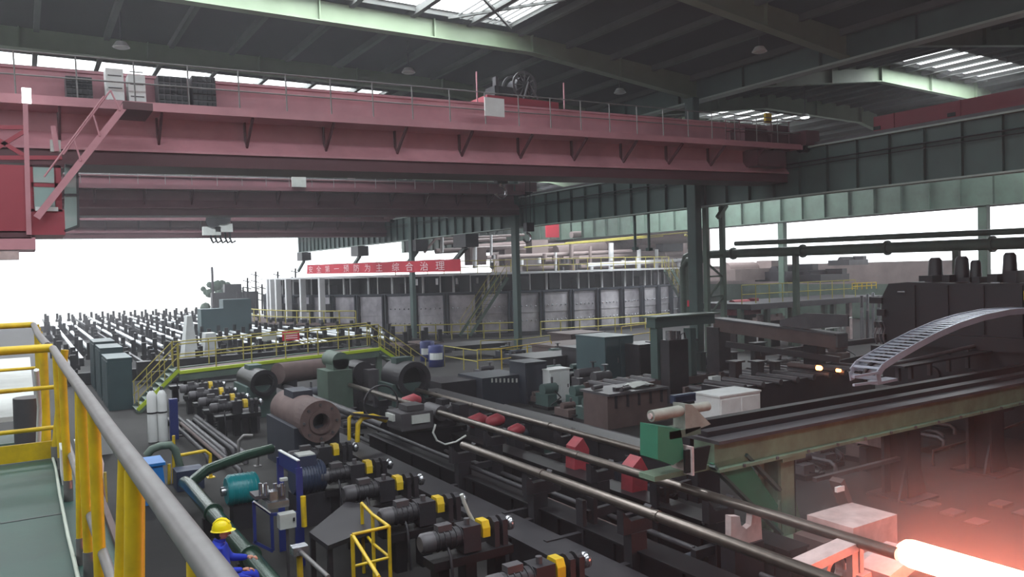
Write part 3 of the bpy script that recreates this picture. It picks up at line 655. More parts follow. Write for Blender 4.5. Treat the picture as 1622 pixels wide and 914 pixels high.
# distant clutter at the open end
for k, (px, t) in enumerate(((385, 455), (392, 440), (405, 430), (415, 450), (440, 430), (455, 440), (468, 425), (376, 462))):
    q0 = ony(px, 478, 100); q1 = ony(px, t, 100); r = thing('mast', 'thin far mast in the bright opening left of the furnace', 'mast', tuple(q0), 'masts in the bright opening')
    build(MB().tube((q0.x, 100, 0), q1, .12, 6), 'pole', 'dark2', r)
    for j in range(3): z = q1.z - .8 * j - .3; build(MB().beam((q0.x - .5, 100, z), (q0.x + .5, 100, z - .3), .1), 'arm', 'dark2', r)
solo(MB().box(19.5, 25, 100, 101, 0, 3.6).box(21, 23, 100, 101, 3.6, 4.6), 'machine_house', 'dark2', 'far dark machinery block under the masts left of the furnace', 'machine')
tr_ = thing('tree', 'hazy grey green tree at the far open end beside the furnace', 'tree', (24, 108, 0))
m_ = MB()
for k in range(60):
    a = random.uniform(0, 6.28); rr = random.uniform(0, 2.5); m_.ball((22.5 + rr * math.cos(a), 108 + rr * math.sin(a), random.uniform(1.2, 4.6)), random.uniform(.3, .7), 6, 4)
build(m_, 'foliage', mat('hazy_leaves', (90, 110, 96), .9), tr_); build(MB().tube((22.5, 108, 0), (22.5, 108, 3), .2, 8), 'trunk', 'dark2', tr_)

# ================================================================== FOOTBRIDGE over the roller line
YB = 34.6
fb = thing('footbridge', 'green footbridge with yellow green edge crossing over the roller line', 'bridge', (5, YB, 0))
L0 = V(5.35, YB, 1.55); L1 = V(14.15, YB, 1.85)
def bx4(mb, a, b, y0, y1, h): return mb.hexa([(a.x, y0, a.z - h), (b.x, y0, b.z - h), (b.x, y1, b.z - h), (a.x, y1, a.z - h), (a.x, y0, a.z), (b.x, y0, b.z), (b.x, y1, b.z), (a.x, y1, a.z)])
build(bx4(MB(), L0 - V(0, 0, .12), L1 - V(0, 0, .12), YB, YB + .15, .3), 'side_beam', 'green2', fb)
build(bx4(MB(), L0, L1, YB - .04, YB + .1, .13), 'edge_strip', 'ygreen', fb)
build(bx4(MB(), L0 - V(0, 0, .05), L1 - V(0, 0, .05), YB + .1, YB + 1.5, .06), 'deck_plate', 'scrap', fb)
build(bx4(MB(), L0 - V(0, 0, .0), L1 - V(0, 0, .0), YB + 1.45, YB + 1.6, .3), 'side_beam', 'green2', fb)
for px in (428, 400, 600): q = ony(px, 575, YB + .3); build(MB().box(q.x - .12, q.x + .12, YB + .2, YB + .4, 0, 1.5), 'support', 'green2', fb)
railing('front yellow railing along the footbridge deck', (L0 + V(0, .02, 0), L1 + V(0, .02, 0)), 1.1, 1.45, 'yellow2', .028)
railing('rear yellow railing along the footbridge deck', (L0 + V(0, 1.5, 0), L1 + V(0, 1.5, 0)), 1.1, 1.45, 'yellow2', .028)
s1 = stair('yellow railed stair going down from the left end of the footbridge', (3.75, YB, .0), (5.35, YB, 1.6), 1.4, 'green2', 9, side=V(0, 1, 0), h=1.1)
for s_, e_ in (((3.75, YB, .12), (5.35, YB, 1.6)), ((16.6, YB, .1), (14.15, YB, 1.85))): build(MB().beam(s_, e_, .09, .14), 'edge_strip', 'ygreen', fb)
s2 = stair('yellow railed stair going down from the right end of the footbridge', (16.6, YB, .0), (14.15, YB, 1.8), 1.4, 'green2', 9, side=V(0, 1, 0), h=1.1)
for k, (a, b, t, bo, m, lb) in enumerate(((415, 437, 528, 540, 'offw', 'small cream sign plate on the footbridge railing'), (447, 474, 524, 540, 'banner', 'small red notice with pale writing on the footbridge railing'))):
    q0 = ony(a, bo, YB + 1.45); q1 = ony(b, t, YB + 1.45); o = solo(MB().box(q0.x, q1.x, YB + 1.43, YB + 1.45, q0.z, q1.z), 'notice_plate', m, lb, 'sign')
    if k: 
        for j in range(3): z = q0.z + (q1.z - q0.z) * (.25 + .25 * j); build(MB().box(q0.x + .1, q1.x - .1, YB + 1.41, YB + 1.43, z - .02, z + .03), 'text_line', 'char', o)
for k in range(5):
    q0 = ony(455 + k * 9, 540 + k * 1.5, 40); q1 = q0 + V(.9, -2.6, -.1)
    solo(MB().tube(ony(462 + k * 9, 536, 41), ony(482 + k * 9, 545 - k, 37.5), .045, 8), 'steel_tube', 'tube', 'short pale tube lying behind the footbridge railing', 'tube', 'short pale tubes behind the footbridge')

# ---------------------------------------------------------------- cabinets, bottles, bins on the left floor
for k, (y, z) in enumerate(((43.0, 2.35), (39.4, 2.3), (36.0, 2.1))):
    r = thing('electrical_cabinet', ('farthest of three tall blue green cabinets left of the footbridge stair', 'middle of three tall blue green cabinets left of the footbridge stair', 'nearest of three tall blue green cabinets left of the footbridge stair')[k], 'cabinet', (3.3, y, 0), 'tall cabinets by the footbridge stair')
    x0 = 2.85; x1 = 3.75
    build(MB().box(x0, x1, y, y + 2.6, 0, z), 'cabinet_body', 'cab', r)
    for j in range(3): build(MB().box(x0 - .03, x0, y + .08 + j * .86, y + .84 + j * .86, .12, z - .1), 'door', 'cab', r)
    build(MB().box(x0 + .06, x1 - .06, y - .03, y, .12, z - .1), 'end_panel', 'cab', r)
    build(MB().box(x0 - .02, x1 + .02, y - .02, y + 2.62, z, z + .04), 'top_plate', 'cab', r)
for k, x in enumerate((3.46, 3.76)):
    y = 28 - .05 * k; r = thing('gas_cylinder', ('left white gas cylinder of a strapped pair near the green hose', 'right white gas cylinder of a strapped pair near the green hose')[k], 'gas cylinder', (x, y, 0), 'pair of white gas cylinders')
    build(MB().path([V(x, y, .02), V(x, y, 1.55), V(x, y, 1.64), V(x, y, 1.7)], [.15, .15, .1, .05], 14), 'bottle', 'white', r)
    build(MB().tube((x, y, 1.7), (x, y, 1.82), .05, 8), 'valve', 'mid', r); build(MB().ring((x, y, .95), (0, 0, 1), .15, .158, .05, 14), 'strap', 'dark', r)
solo(MB().box(4.0, 4.25, 28, 28.2, 0, 1.35), 'post', 'blue', 'short dark blue post right of the white gas cylinders', 'post')
bb = pyr(MB(), 2.1, 2.75, 20.2, 21.1, 0, .95, .06)
o = solo(bb, 'plastic_bin', 'bblue', 'bright blue bin behind the grey handrail', 'bin'); build(MB().box(2.1, 2.75, 20.2, 21.1, .9, .97), 'rim', 'bblue', o)
o = solo(MB().box(3.1, 3.75, 21.0, 21.6, .0, .5), 'crate', 'blue2', 'blue crate at the foot of the thick green hose', 'crate'); 
hs = thing('hose', 'thick dark green hose arching down beside the gas cylinders', 'hose', tuple(ony(283, 755, 22)))
build(MB().path([ony(232, 722, 22), ony(240, 712, 22), ony(255, 706, 22), ony(270, 705, 22), ony(277, 712, 22), ony(284, 735, 22), ony(290, 757, 22)], .1, 10), 'hose_pipe', 'green2', hs)
build(MB().ring(ony(290, 757, 22), (0, 0, 1), .1, .14, .08, 12), 'coupling', 'mid', hs)
for k, (pts, m, lb) in enumerate((
    ([(378, 720), (378, 698), (386, 690), (400, 690)], 'rail', 'grey bent pipe rail standing by the roller motors, left one'),
    ([(408, 735), (408, 718), (416, 710), (440, 708)], 'rail', 'grey bent pipe rail standing by the roller motors, right one'),
    ([(333, 730), (333, 720), (325, 714), (275, 723)], 'yellow', 'low yellow bent pipe barrier by the green hose'))):
    Y = 23 - k * .5; r = thing('pipe_rail', lb, 'rail', tuple(ony(*pts[0], Y))); build(MB().path([ony(a, b, Y) for a, b in pts], .045, 8), 'bent_pipe', m, r)
    q = ony(*pts[0], Y); build(MB().tube((q.x, Y, 0), q, .045, 8), 'leg', m, r); build(MB().box(q.x - .1, q.x + .1, Y - .1, Y + .1, 0, .02), 'foot', m, r)
for k, (px, t, b) in enumerate(((275, 670, 770), (268, 715, 780))):
    Y = 22; q0 = ony(px, b, Y); q1 = ony(px, t + 20, Y); solo(MB().tube(q0, q1, .04, 8), 'barrier_post', 'yellow', ('thin yellow post beside the blue crate', 'thin yellow post left of the green hose')[k], 'post')
# green trunk pipe along the floor
gp = thing('trunk_pipe', 'large glossy dark green pipe running along the floor behind the worker', 'pipe', (3.1, 15, .4))
build(MB().path([V(3.07, 19.6, .55), V(3.08, 19.0, .6), V(3.1, 9, .6)], .15, 18), 'pipe', 'glossg', gp)
build(MB().path([V(3.07, 19.2, .58), V(3.6, 19.9, .7), V(4.6, 20.4, .8), V(5.4, 20.8, .8)], .13, 16), 'branch', 'glossg', gp)
for y in (16.5, 13.5, 10.5): build(MB().ring((3.1, y, .6), (0, 1, 0), .145, .19, .07, 20), 'flange', 'glossg', gp); build(MB().box(2.95, 3.25, y + .3, y + .45, 0, .42), 'saddle', 'dark2', gp)
# teal drum motor
td = thing('drum_motor', 'teal cylindrical motor lying behind the hydraulic power unit', 'motor', (3.8, 17.2, .5))
q0 = ony(358, 778, 17.2); q1 = ony(408, 771, 17.2)
build(MB().path([q0, q0 + V(.05, 0, 0), q1 - V(.05, 0, 0), q1], [.27, .33, .33, .27], 24), 'drum', 'teal', td)
build(MB().tube(q0 - V(.1, 0, 0), q0, .1, 12), 'shaft', 'steel', td); build(MB().box(q0.x + .1, q1.x - .1, 17.0, 17.4, 0, q0.z - .25), 'foot', 'dark2', td)
for k in range(6): build(MB().ring(q0.lerp(q1, .15 + .14 * k), (1, 0, 0), .325, .34, .015, 24), 'rib', 'teal', td)

# hydraulic power unit with blue frame
hu = thing('hydraulic_unit', 'small hydraulic power unit of chrome valves in a dark blue frame', 'machine', (3.7, 14.2, 0))
def hb(a, b, t, bo, nm, m, Y=14.0, dep=.4, par=None):
    p0 = ony(a, bo, Y); p1 = ony(b, t, Y); return build(MB().box(p0.x, p1.x, Y, Y + dep, p0.z, p1.z), nm, m, par or hu)
hb(424, 458, 792, 808, 'valve_block', 'steel'); hb(428, 440, 778, 794, 'valve', 'steel', dep=.2); hb(442, 452, 770, 794, 'valve', 'mid', 14.1, .2); hb(414, 425, 770, 782, 'gauge_box', 'white', 14.3, .2)
hb(404, 430, 782, 792, 'motor_block', 'mid', 14.3); hb(445, 456, 757, 763, 'gauge_box', 'offw', 14.5, .1)
for px in (413, 421, 436, 447): q = ony(px, 785, 14.1); build(MB().tube(q, q + V(0, 0, .22), .035, 8), 'solenoid', 'steel', hu)
for a, b in (((402, 795), (430, 815)), ((430, 815), (470, 812)), ((402, 795), (404, 860)), ((430, 815), (432, 872)), ((402, 858), (432, 873)), ((470, 812), (470, 868))): build(MB().beam(ony(*a, 14.0), ony(*b, 14.0), .05), 'frame_bar', 'blue', hu)
build(MB().beam(ony(402, 794, 13.95), ony(428, 812, 13.95), .07, .02), 'white_edge', 'white', hu)
bf = thing('blue_portal_frame', 'blue steel portal frame standing beside the hydraulic unit', 'frame', (4, 14.9, 0))
A0, A1 = ony(443, 724, 15.2), ony(473, 741, 14.2)
build(MB().beam(A0, A1, .05, .28), 'top_panel', 'blue', bf); build(MB().beam(A0, V(A0.x, A0.y, 0), .12, .05), 'upright', 'blue', bf); build(MB().beam(A1, V(A1.x, A1.y, 0), .12, .05), 'upright', 'blue', bf)
build(MB().beam(A0 + V(-.01, -.03, .14), A1 + V(-.01, -.03, .14), .06, .02), 'top_edge', 'white', bf)
jb = thing('control_box', 'white switch box on a thin stand in front of the blue frame', 'control box', (3.9, 13.8, 0))
p0 = ony(444, 840, 13.8); p1 = ony(469, 812, 13.8)
build(MB().box(p0.x, p1.x, 13.8, 14.0, p0.z, p1.z), 'box', 'offw', jb); build(MB().box(p1.x - .06, p1.x - .03, 13.78, 13.8, p0.z + .12, p0.z + .18), 'handle', 'dark', jb)
build(MB().box(p0.x + .12, p0.x + .16, 13.85, 13.9, 0, p0.z), 'stand', 'mid', jb)
q = ony(482, 834, 14.0); q1 = ony(480, 786, 14.0); solo(MB().tube(q, q1, .05, 10), 'warning_post', 'yellow', 'yellow marker post right of the blue portal frame', 'post')
ts = thing('barrier', 'yellow stub post with a slanted grey rail below the switch box', 'barrier', tuple(ony(476, 912, 12.2)))
q = ony(476, 912, 12.2); q1 = ony(474, 872, 12.2); build(MB().tube(V(q.x, q.y, 0), q1, .05, 8), 'post', 'yellow', ts); build(MB().tube(q1, ony(520, 914, 11.0), .035, 8), 'rail', 'rail', ts)
build(MB().box(q1.x - .12, q1.x + .12, 12.1, 12.3, q1.z - .05, q1.z + .08), 'clamp', 'steel', ts)
# blue pump motor
bm = thing('pump_motor', 'dark blue grey pump motor with a light terminal box lid', 'motor', (4.9, 16.6, 0))
a, b = ony(462, 760, 16.6), ony(512, 752, 16.6)
build(MB().path([a, a + V(.04, 0, 0), b - V(.04, 0, 0), b], [.3, .34, .34, .3], 18), 'motor_body', 'blue2', bm)
for k in range(9): build(MB().ring(a.lerp(b, .12 + .09 * k), (1, 0, 0), .335, .36, .015, 18), 'cooling_fin', 'blue2', bm)
build(MB().box(a.x + .1, b.x - .2, 16.4, 16.8, a.z + .28, a.z + .5), 'terminal_box', 'blue2', bm); build(MB().box(a.x + .12, b.x - .22, 16.42, 16.78, a.z + .5, a.z + .53), 'lid', 'offw', bm)
build(MB().tube(b, b + V(.25, 0, 0), .12, 12), 'shaft', 'steel', bm); build(MB().box(a.x, b.x + .2, 16.3, 16.9, 0, a.z - .3), 'base', 'dark2', bm)
# concrete table slab
tb_ = thing('work_table', 'dark steel work table in front of the roller motors', 'table', (4.9, 13.2, 0))
build(MB().hexa([onz(490, 850, .8), onz(520, 872, .8), onz(648, 822, .8), onz(550, 800, .8)] + [onz(490, 850, .8) + V(0, 0, .08), onz(520, 872, .8) + V(0, 0, .08), onz(648, 822, .8) + V(0, 0, .08), onz(550, 800, .8) + V(0, 0, .08)]), 'table_top', 'dark2', tb_)
for px, py in ((495, 850), (522, 868), (640, 822), (552, 804)): q = onz(px, py, .8); build(MB().box(q.x - .04, q.x + .04, q.y - .04, q.y + .04, 0, .8), 'leg', 'dark2', tb_)
# yellow guard frame
gf = thing('yellow_guard_rails', 'bright yellow guard frame of posts and rails in front of the motors', 'railing', (4.6, 11.6, 0))
qs = [onz(558, 847, 1.25), onz(573, 797, 1.25), onz(590, 815, 1.25), onz(616, 834, 1.25)]
for q in qs: build(MB().tube(V(q.x, q.y, 0), q, .033, 8), 'post', 'yellow', gf)
for a, b in ((0, 3), (1, 2), (2, 3)): 
    build(MB().tube(qs[a], qs[b], .028, 8), 'rail', 'yellow', gf); build(MB().tube(qs[a] - V(0, 0, .5), qs[b] - V(0, 0, .5), .025, 8), 'rail', 'yellow', gf)
a = onz(560, 850, 1.25); build(MB().tube(a, onz(600, 914, 1.25) , .028, 8), 'rail', 'yellow', gf); build(MB().tube(onz(600, 914, 1.25), V(*onz(600, 914, 1.25)[:2], 0), .03, 8), 'post', 'yellow', gf)

# ================================================================== ROLLER MOTOR ROW
GM = 'geared roller motors along the line'
def roller_motor(label, x, y, z, big=True):
    r = thing('roller_motor', label, 'motor', (x, y, 0), GM)
    # motor body, fan cover, gearbox, coupling guard, bearing blocks, roller with chrome end
    build(MB().path([V(x - .98, y, z), V(x - .95, y, z), V(x - .42, y, z)], [.13, .16, .16], 16), 'motor_body', 'dark2', r)
    build(MB().path([V(x - 1.14, y, z), V(x - 1.1, y, z), V(x - .92, y, z)], [.12, .165, .165], 16), 'fan_cover', 'mid', r)
    build(MB().box(x - .85, x - .6, y - .08, y + .08, z + .15, z + .25), 'terminal_box', 'mid', r)
    build(MB().box(x - .44, x - .12, y - .17, y + .17, z - .25, z + .17), 'gearbox', 'dark2', r)
    g = MB()
    pts = [(-.15, -.07), (-.15, .08), (-.1, .19), (.1, .19), (.15, .08), (.15, -.07)]
    g.prism([V(x - .07, y + a, z + b) for a, b in pts], (.14, 0, 0)); build(g, 'coupling_guard', 'yellow', r, 'yellow coupling guard')
    for d in (.2, .36): build(MB().box(x + d - .045, x + d + .045, y - .15, y + .15, z - .3, z + .15).tube((x + d - .05, y, z + .05), (x + d + .05, y, z + .05), .15, 14), 'bearing_block', 'dark2', r)
    build(MB().tube((x + .1, y, z), (x + .5, y, z), .05, 10), 'shaft', 'dark2', r)
    build(MB().path([V(x + .46, y, z + .03), V(x + .5, y, z + .03), V(x + .56, y, z + .03), V(x + .6, y, z + .03)], [.07, .12, .12, .06], 14), 'shaft_end', 'steel', r, 'chrome shaft end')
    build(MB().box(x - 1.0, x + .48, y - .2, y + .2, z - .42, z - .28), 'base_frame', 'dark', r)
    for xx in (x - .8, x - .3, x + .25): build(MB().box(xx - .1, xx + .1, y - .14, y + .14, 0, z - .42), 'pedestal', 'dark', r)
    build(MB().path([V(x - .7, y - .1, z - .1), V(x - .72, y - .24, z - .2), V(x - .7, y - .26, z - .6), V(x - .68, y - .24, .05)], .025, 6), 'conduit', 'dark2', r)
    for k in range(5): build(MB().ring((x - .86 + .1 * k, y, z), (1, 0, 0), .158, .178, .02, 16), 'cooling_fin', 'dark2', r)
    build(MB().tube((x - .3, y - .02, z + .17), (x - .3, y - .02, z + .27), .05, 8), 'breather', 'mid', r)
    return r
ys_m = [onz(px, py, 1.0) for px, py in ((890, 900), (765, 840), (690, 803), (630, 768), (580, 743), (530, 715))]
first = None
for k, q in enumerate(ys_m):
    lb = '%s yellow guarded roller motor in the row below the footbridge' % ORD[k]
    if first is None: first = roller_motor(lb, 6.34, q.y, 1.0)
    else: dup(first, (6.34, q.y, 0), lb)
for k, (px, py) in enumerate(((388, 641), (368, 632), (350, 622), (333, 612), (307, 598))):
    q = onz(px, py, 1.0); dup(first, (q.x, q.y, 0), '%s yellow guarded roller motor in the dark under the footbridge' % ORD[k])
# small motors without guards, paler end covers, left of far row
for k, (px, py) in enumerate(((313, 627), (330, 634), (350, 640), (366, 655), (395, 655))):
    q = onz(px, py, .6); solo(MB().tube(q - V(.35, 0, 0), q + V(.35, 0, 0), .2, 12).box(q.x - .3, q.x + .3, q.y - .2, q.y + .2, 0, .5), 'small_motor', 'mid', '%s small grey motor on floor left of the shaded roller row' % ORD[4 - k], 'motor', 'small grey motors under the footbridge')
# black junction trunk behind motors: long channel beams of the mill line
def longbeam(x0, x1, y0, y1, z0, z1, label, m='dark', cat='beam', nm='channel_beam', ribs=1.6):
    r = thing(nm, label, cat, ((x0 + x1) / 2, (y0 + y1) / 2, z0))
    build(MB().box(x0, x1, y0, y1, z0, z1), 'beam_body', m, r); build(MB().box(x0 - .06, x1 + .06, y0, y1, z1, z1 + .04), 'top_plate', m, r)
    n = int((y1 - y0) / ribs); st = build(MB().box(x0 - .05, x0, y0 + .3, y0 + .36, z0, z1), 'rib', m, r)
    for i in range(1, n): part_copy(st, (0, i * ribs, 0))
    return r
longbeam(7.15, 7.75, 5.0, 24.5, 0.0, .62, 'low dark channel beam running beside the chrome roller ends', 'dark2')
longbeam(8.2, 8.6, 5.0, 21.0, .0, .75, 'second dark channel beam below the nearest long bar', 'dark')
longbeam(10.2, 10.6, 8.2, 27.0, 0, .7, 'dark bed beam between the long bars and red guards', 'dark')
longbeam(12.6, 13.3, 12.6, 27, 0, .85, 'toothed dark rack beam beyond the third long bar', 'dark2')
# ---------------------------------------------------------------- long bars
def bar(px0, py0, px1, py1, z, r, label, seg=None, m='pipe'):
    a = onz(px0, py0, z); b = onz(px1, py1, z); x = (a.x + b.x) / 2
    t = thing('long_bar', label, 'bar', (x, (a.y + b.y) / 2, z))
    build(MB().tube((x, a.y, z), (x, b.y, z), r, 16), 'bar', m, t)
    n = 3
    for k in range(1, n): y = a.y + (b.y - a.y) * k / n; build(MB().ring((x, y, z), (0, 1, 0), r * .98, r * 1.12, .08, 16), 'collar', m, t)
    return x, a.y, b.y
XB, yb0, yb1 = bar(540, 608, 1432, 874, 1.35, .085, 'long worn steel bar ending at the glowing tube')
XA, ya0, ya1 = bar(735, 705, 1330, 925, 1.45, .085, 'nearest long steel bar crossing the lower middle')
XC, yc0, yc1 = bar(657, 618, 1046, 720, 1.15, .08, 'farthest long bar ending under the green beam')
bar(560, 672, 850, 770, .95, .05, 'thin bar in the channel left of the nearest long bar', m='dark2')
solo(MB().tube((XB - 1.2, 21.0, .95), (XB - 1.2, 33, .95), .13, 12), 'guide_tube', 'dark2', 'dark guide tube running under the footbridge towards the mill stand', 'tube')
# hot tube
q0 = onz(1432, 878, 1.35)
ht = thing('glowing_tube', 'white hot glowing tube leaving the mill at lower right', 'tube', (XB + .15, q0.y, 1.35))
build(MB().path([V(XB + .15, q0.y + .12, 1.35), V(XB + .15, q0.y + .05, 1.35), V(XB + .15, q0.y - .05, 1.35), V(XB + .15, -1, 1.35)], [.1, .16, .185, .185], 28), 'tube_wall', 'hot', ht)
# bar supports (V saddles on pedestals)
def saddle(x, y, z, label, m='dark2', group='bar support stands'):
    r = thing('bar_stand', label, 'stand', (x, y, 0), group)
    build(MB().box(x - .16, x + .16, y - .1, y + .1, 0, z - .3), 'pedestal', m, r)
    build(MB().prism([(x - .3, y - .08, z - .3), (x + .3, y - .08, z - .3), (x + .3, y - .08, z + .08), (x + .14, y - .08, z - .1), (x - .14, y - .08, z - .1), (x - .3, y - .08, z + .08)], (0, .16, 0)), 'saddle', m, r)
    build(MB().box(x - .6, x + .6, y - .06, y + .06, .45, .6), 'cross_arm', m, r)
    return r
for k, y in enumerate((24.0, 20.5, 16.8, 12.6, 9.4)): saddle(XB, y, 1.28, '%s dark saddle stand carrying the bar of the glowing tube' % ORD[4 - k])
for k, y in enumerate((15.4, 12.4, 9.6)): saddle(XA, y, 1.38, '%s dark saddle stand carrying the nearest long bar' % ORD[2 - k])
for k, y in enumerate((24.5, 20.5, 16.5)): saddle(XC, y, 1.08, '%s dark saddle stand carrying the farthest long bar' % ORD[2 - k])
# pale U bracket at lower right
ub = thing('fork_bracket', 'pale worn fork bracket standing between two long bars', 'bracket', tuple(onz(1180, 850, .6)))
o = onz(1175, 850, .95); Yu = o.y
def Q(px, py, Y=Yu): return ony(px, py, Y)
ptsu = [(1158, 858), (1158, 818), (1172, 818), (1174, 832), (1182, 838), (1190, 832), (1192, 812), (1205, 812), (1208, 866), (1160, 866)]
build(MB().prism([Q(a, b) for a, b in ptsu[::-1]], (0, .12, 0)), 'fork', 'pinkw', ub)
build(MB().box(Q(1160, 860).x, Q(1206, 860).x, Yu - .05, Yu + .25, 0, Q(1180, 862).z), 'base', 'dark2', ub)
for k, (px, py) in enumerate(((1127, 825), (1137, 829))): q = onz(px, py, .9); solo(MB().ball(q, .07, 12, 8).tube(q, q - V(.2, 0, 0), .04, 8), 'chrome_shaft', 'steel', ('left chrome shaft end beside the pale fork bracket', 'right chrome shaft end beside the pale fork bracket')[k], 'shaft')
# steel frames lower centre
for k, (px, py, w) in enumerate(((930, 838, .9), (1045, 800, .9), (845, 800, .7))):
    q = onz(px, py, .7); r = thing('cross_frame', ('dark cross frame below the nearest long bar, middle', 'reddish dark cross frame under the bar, right', 'dark cross frame below the nearest long bar, left')[k], 'frame', (q.x, q.y, 0))
    for s in (-.12, .12): build(MB().box(q.x + s - .04, q.x + s + .04, q.y - .1, q.y + .1, 0, 1.25), 'upright', 'dark2', r)
    build(MB().beam((q.x, q.y, .95), (q.x + w, q.y + .1, .95), .1, .16), 'arm', 'dark2', r); build(MB().beam((q.x - w, q.y, .6), (q.x, q.y, .6), .1, .16), 'arm', 'dark2', r)
# red guards
def redguard(px, py, z, s, label, m='red'):
    q = onz(px, py, z); r = thing('coupling_hood', label, 'guard', (q.x, q.y, 0), 'red coupling hoods along the line')
    build(MB().path([q + V(-.38 * s, 0, -.05), q + V(-.3 * s, 0, 0), q + V(.1 * s, 0, .05), q + V(.35 * s, 0, .02)], [.12 * s, .24 * s, .27 * s, .16 * s], 12), 'hood', m, r)
    build(MB().box(q.x - .25 * s, q.x + .25 * s, q.y - .15, q.y + .15, 0, q.z - .1), 'foot', 'dark2', r); return r
redguard(652, 637, 1.3, .8, 'farthest red coupling hood behind the saddle machine')
redguard(757, 668, 1.1, .75, 'left red coupling hood of a pair between the long bars'); redguard(785, 668, 1.1, .7, 'middle red coupling hood between the long bars'); redguard(818, 683, 1.1, .6, 'small dull red coupling hood between the long bars')
for k, (px, py) in enumerate(((920, 728), (1012, 762))):
    q = onz(px, py, .95); r = thing('coupling_hood', ('tall upright red hood behind the middle of the bars', 'dark red hood under the end of the green beam')[k], 'guard', (q.x, q.y, 0))
    build(MB().prism([(q.x - .2, q.y, q.z - .5), (q.x + .2, q.y, q.z - .5), (q.x + .25, q.y, q.z + .2), (q.x + .08, q.y, q.z + .48), (q.x - .15, q.y, q.z + .3)], (0, .35, 0)), 'hood', 'red' if k == 0 else 'red', r)
    build(MB().box(q.x - .15, q.x + .15, q.y, q.y + .3, 0, q.z - .5), 'foot', 'dark2', r)
# mill machines around the bars
def casing(px, py, Y, R, L, hole, label, m='rust', body='frame', zc=None):
    c = ony(px, py, Y); r = thing('mill_housing', label, 'machine', (c.x, Y, 0))
    build(MB().ring((c.x, Y, c.z), (0, 1, 0), hole, R, .5, 28), 'round_collar', m, r)
    build(MB().ring((c.x, Y - .06, c.z), (0, 1, 0), hole * 1.05, hole * 1.45, .08, 24), 'bore_lip', m, r)
    build(MB().tube((c.x, Y + .42, c.z), (c.x, Y + .5, c.z), hole * 1.02, 20), 'bore', 'hole', r)  # black disc paints the unlit depth of the bore
    build(MB().tube((c.x, Y + .5, c.z), (c.x, Y + L, c.z), R * .95, 24), 'barrel', m, r)
    build(MB().box(c.x - R * 1.15, c.x + R * 1.05, Y + .25, Y + L, 0, c.z * .9), 'housing_block', body, r)
    for k in range(8): t = 2 * PI * k / 8; build(MB().tube((c.x + math.cos(t) * R * .8, Y - .04, c.z + math.sin(t) * R * .8), (c.x + math.cos(t) * R * .8, Y, c.z + math.sin(t) * R * .8), .04, 6), 'bolt', 'mid', r)
    build(MB().box(c.x - R * .5, c.x + R * .5, Y + L * .5, Y + L * .8, c.z + R * .7, c.z + R * 1.15), 'top_block', body, r)
    return r
casing(508, 668, 20.3, .56, 3.0, .22, 'rusty pink round mill housing with a dark bore, left of the bars')
casing(656, 601, 25.2, .62, 1.6, .43, 'dark green round housing with a wide bore under the footbridge end', 'dark2', 'green')
casing(912, 611, 29.0, .62, 1.2, .42, 'dark ring housing beside the tall white cabinet', 'dark2', 'dark2')
casing(418, 607, 30.0, .5, 2.4, .35, 'dark round housing in shade below the left half of footbridge'  , 'dark', 'green')
# green block machine under bridge
gm = thing('drive_block', 'grey green drive machine block under the middle of the footbridge', 'machine', (10.4, 28, 0))
for (a, b, t, bo, m, Y, d) in ((520, 558, 585, 625, 'green2', 27, 1.2), (528, 552, 568, 588, 'green2', 27.2, .8), (560, 595, 578, 620, 'dark2', 27.4, 1.4), (585, 600, 585, 640, 'mid', 26.8, 1.0), (446, 470, 585, 615, 'dark2', 31, 1.0)):
    p0 = ony(a, bo, Y); p1 = ony(b, t, Y); build(MB().box(p0.x, p1.x, Y, Y + d, min(p0.z, 0.02) if bo > 615 else p0.z, p1.z), 'block', m, gm)
q = ony(440, 592, 31); build(MB().tube(q, q + V(3.0, 1.5, -.1), .42, 18), 'long_drum', 'scrap', gm); q = ony(540, 572, 27.2); build(MB().tube(q, q + V(0, 1.2, 0), .32, 16), 'flywheel', 'green2', gm); q = ony(576, 590, 27.3); build(MB().tube(q, q + V(0, 1.0, 0), .4, 16), 'flywheel', 'dark2', gm)
# yellow arch bracket
ya = thing('yellow_arch', 'yellow and black arched guard over the channel beam', 'guard', tuple(onz(565, 700, .4)))
Ya = 20.0
build(MB().path([ony(553, 697, Ya), ony(553, 662, Ya), ony(560, 656, Ya), ony(575, 655, Ya)], .05, 8), 'arch_tube', 'yellow', ya)
build(MB().path([ony(566, 700, Ya), ony(567, 672, Ya), ony(574, 662, Ya), ony(590, 659, Ya), ony(612, 666, Ya)], .07, 8), 'arch_tube', 'yellow', ya)
build(MB().beam(ony(555, 655, Ya), ony(612, 662, Ya), .3, .06), 'arch_plate', 'dark2', ya)
# saddle machine with white plate
sm = thing('roll_carriage', 'grey roll carriage with a white plate astride the long bars', 'machine', tuple(onz(665, 690, .3)))
for (a, b, t, bo, m, Y, d) in ((636, 686, 650, 684, 'mid', 19.6, 1.0), (645, 672, 640, 652, 'mid', 19.8, .6), (653, 681, 655, 672, 'offw', 19.55, .05), (690, 722, 645, 680, 'dark2', 20.0, 1.0), (700, 712, 632, 650, 'dark2', 20.2, .4), (728, 742, 640, 670, 'dark2', 19.5, .5), (622, 640, 655, 668, 'offw', 20.0, .5)):
    p0 = ony(a, bo, Y); p1 = ony(b, t, Y); build(MB().box(p0.x, p1.x, Y, Y + d, p0.z, p1.z), 'block', m, sm)
build(MB().box(ony(640, 680, 20).x, ony(735, 680, 20).x, 19.8, 20.6, 0, ony(660, 682, 20).z), 'base', 'dark', sm)
for px in (700, 716, 733): q = ony(px, 655, 19.9); build(MB().tube(q, q + V(0, .9, 0), .22, 14), 'roller', 'mid', sm)
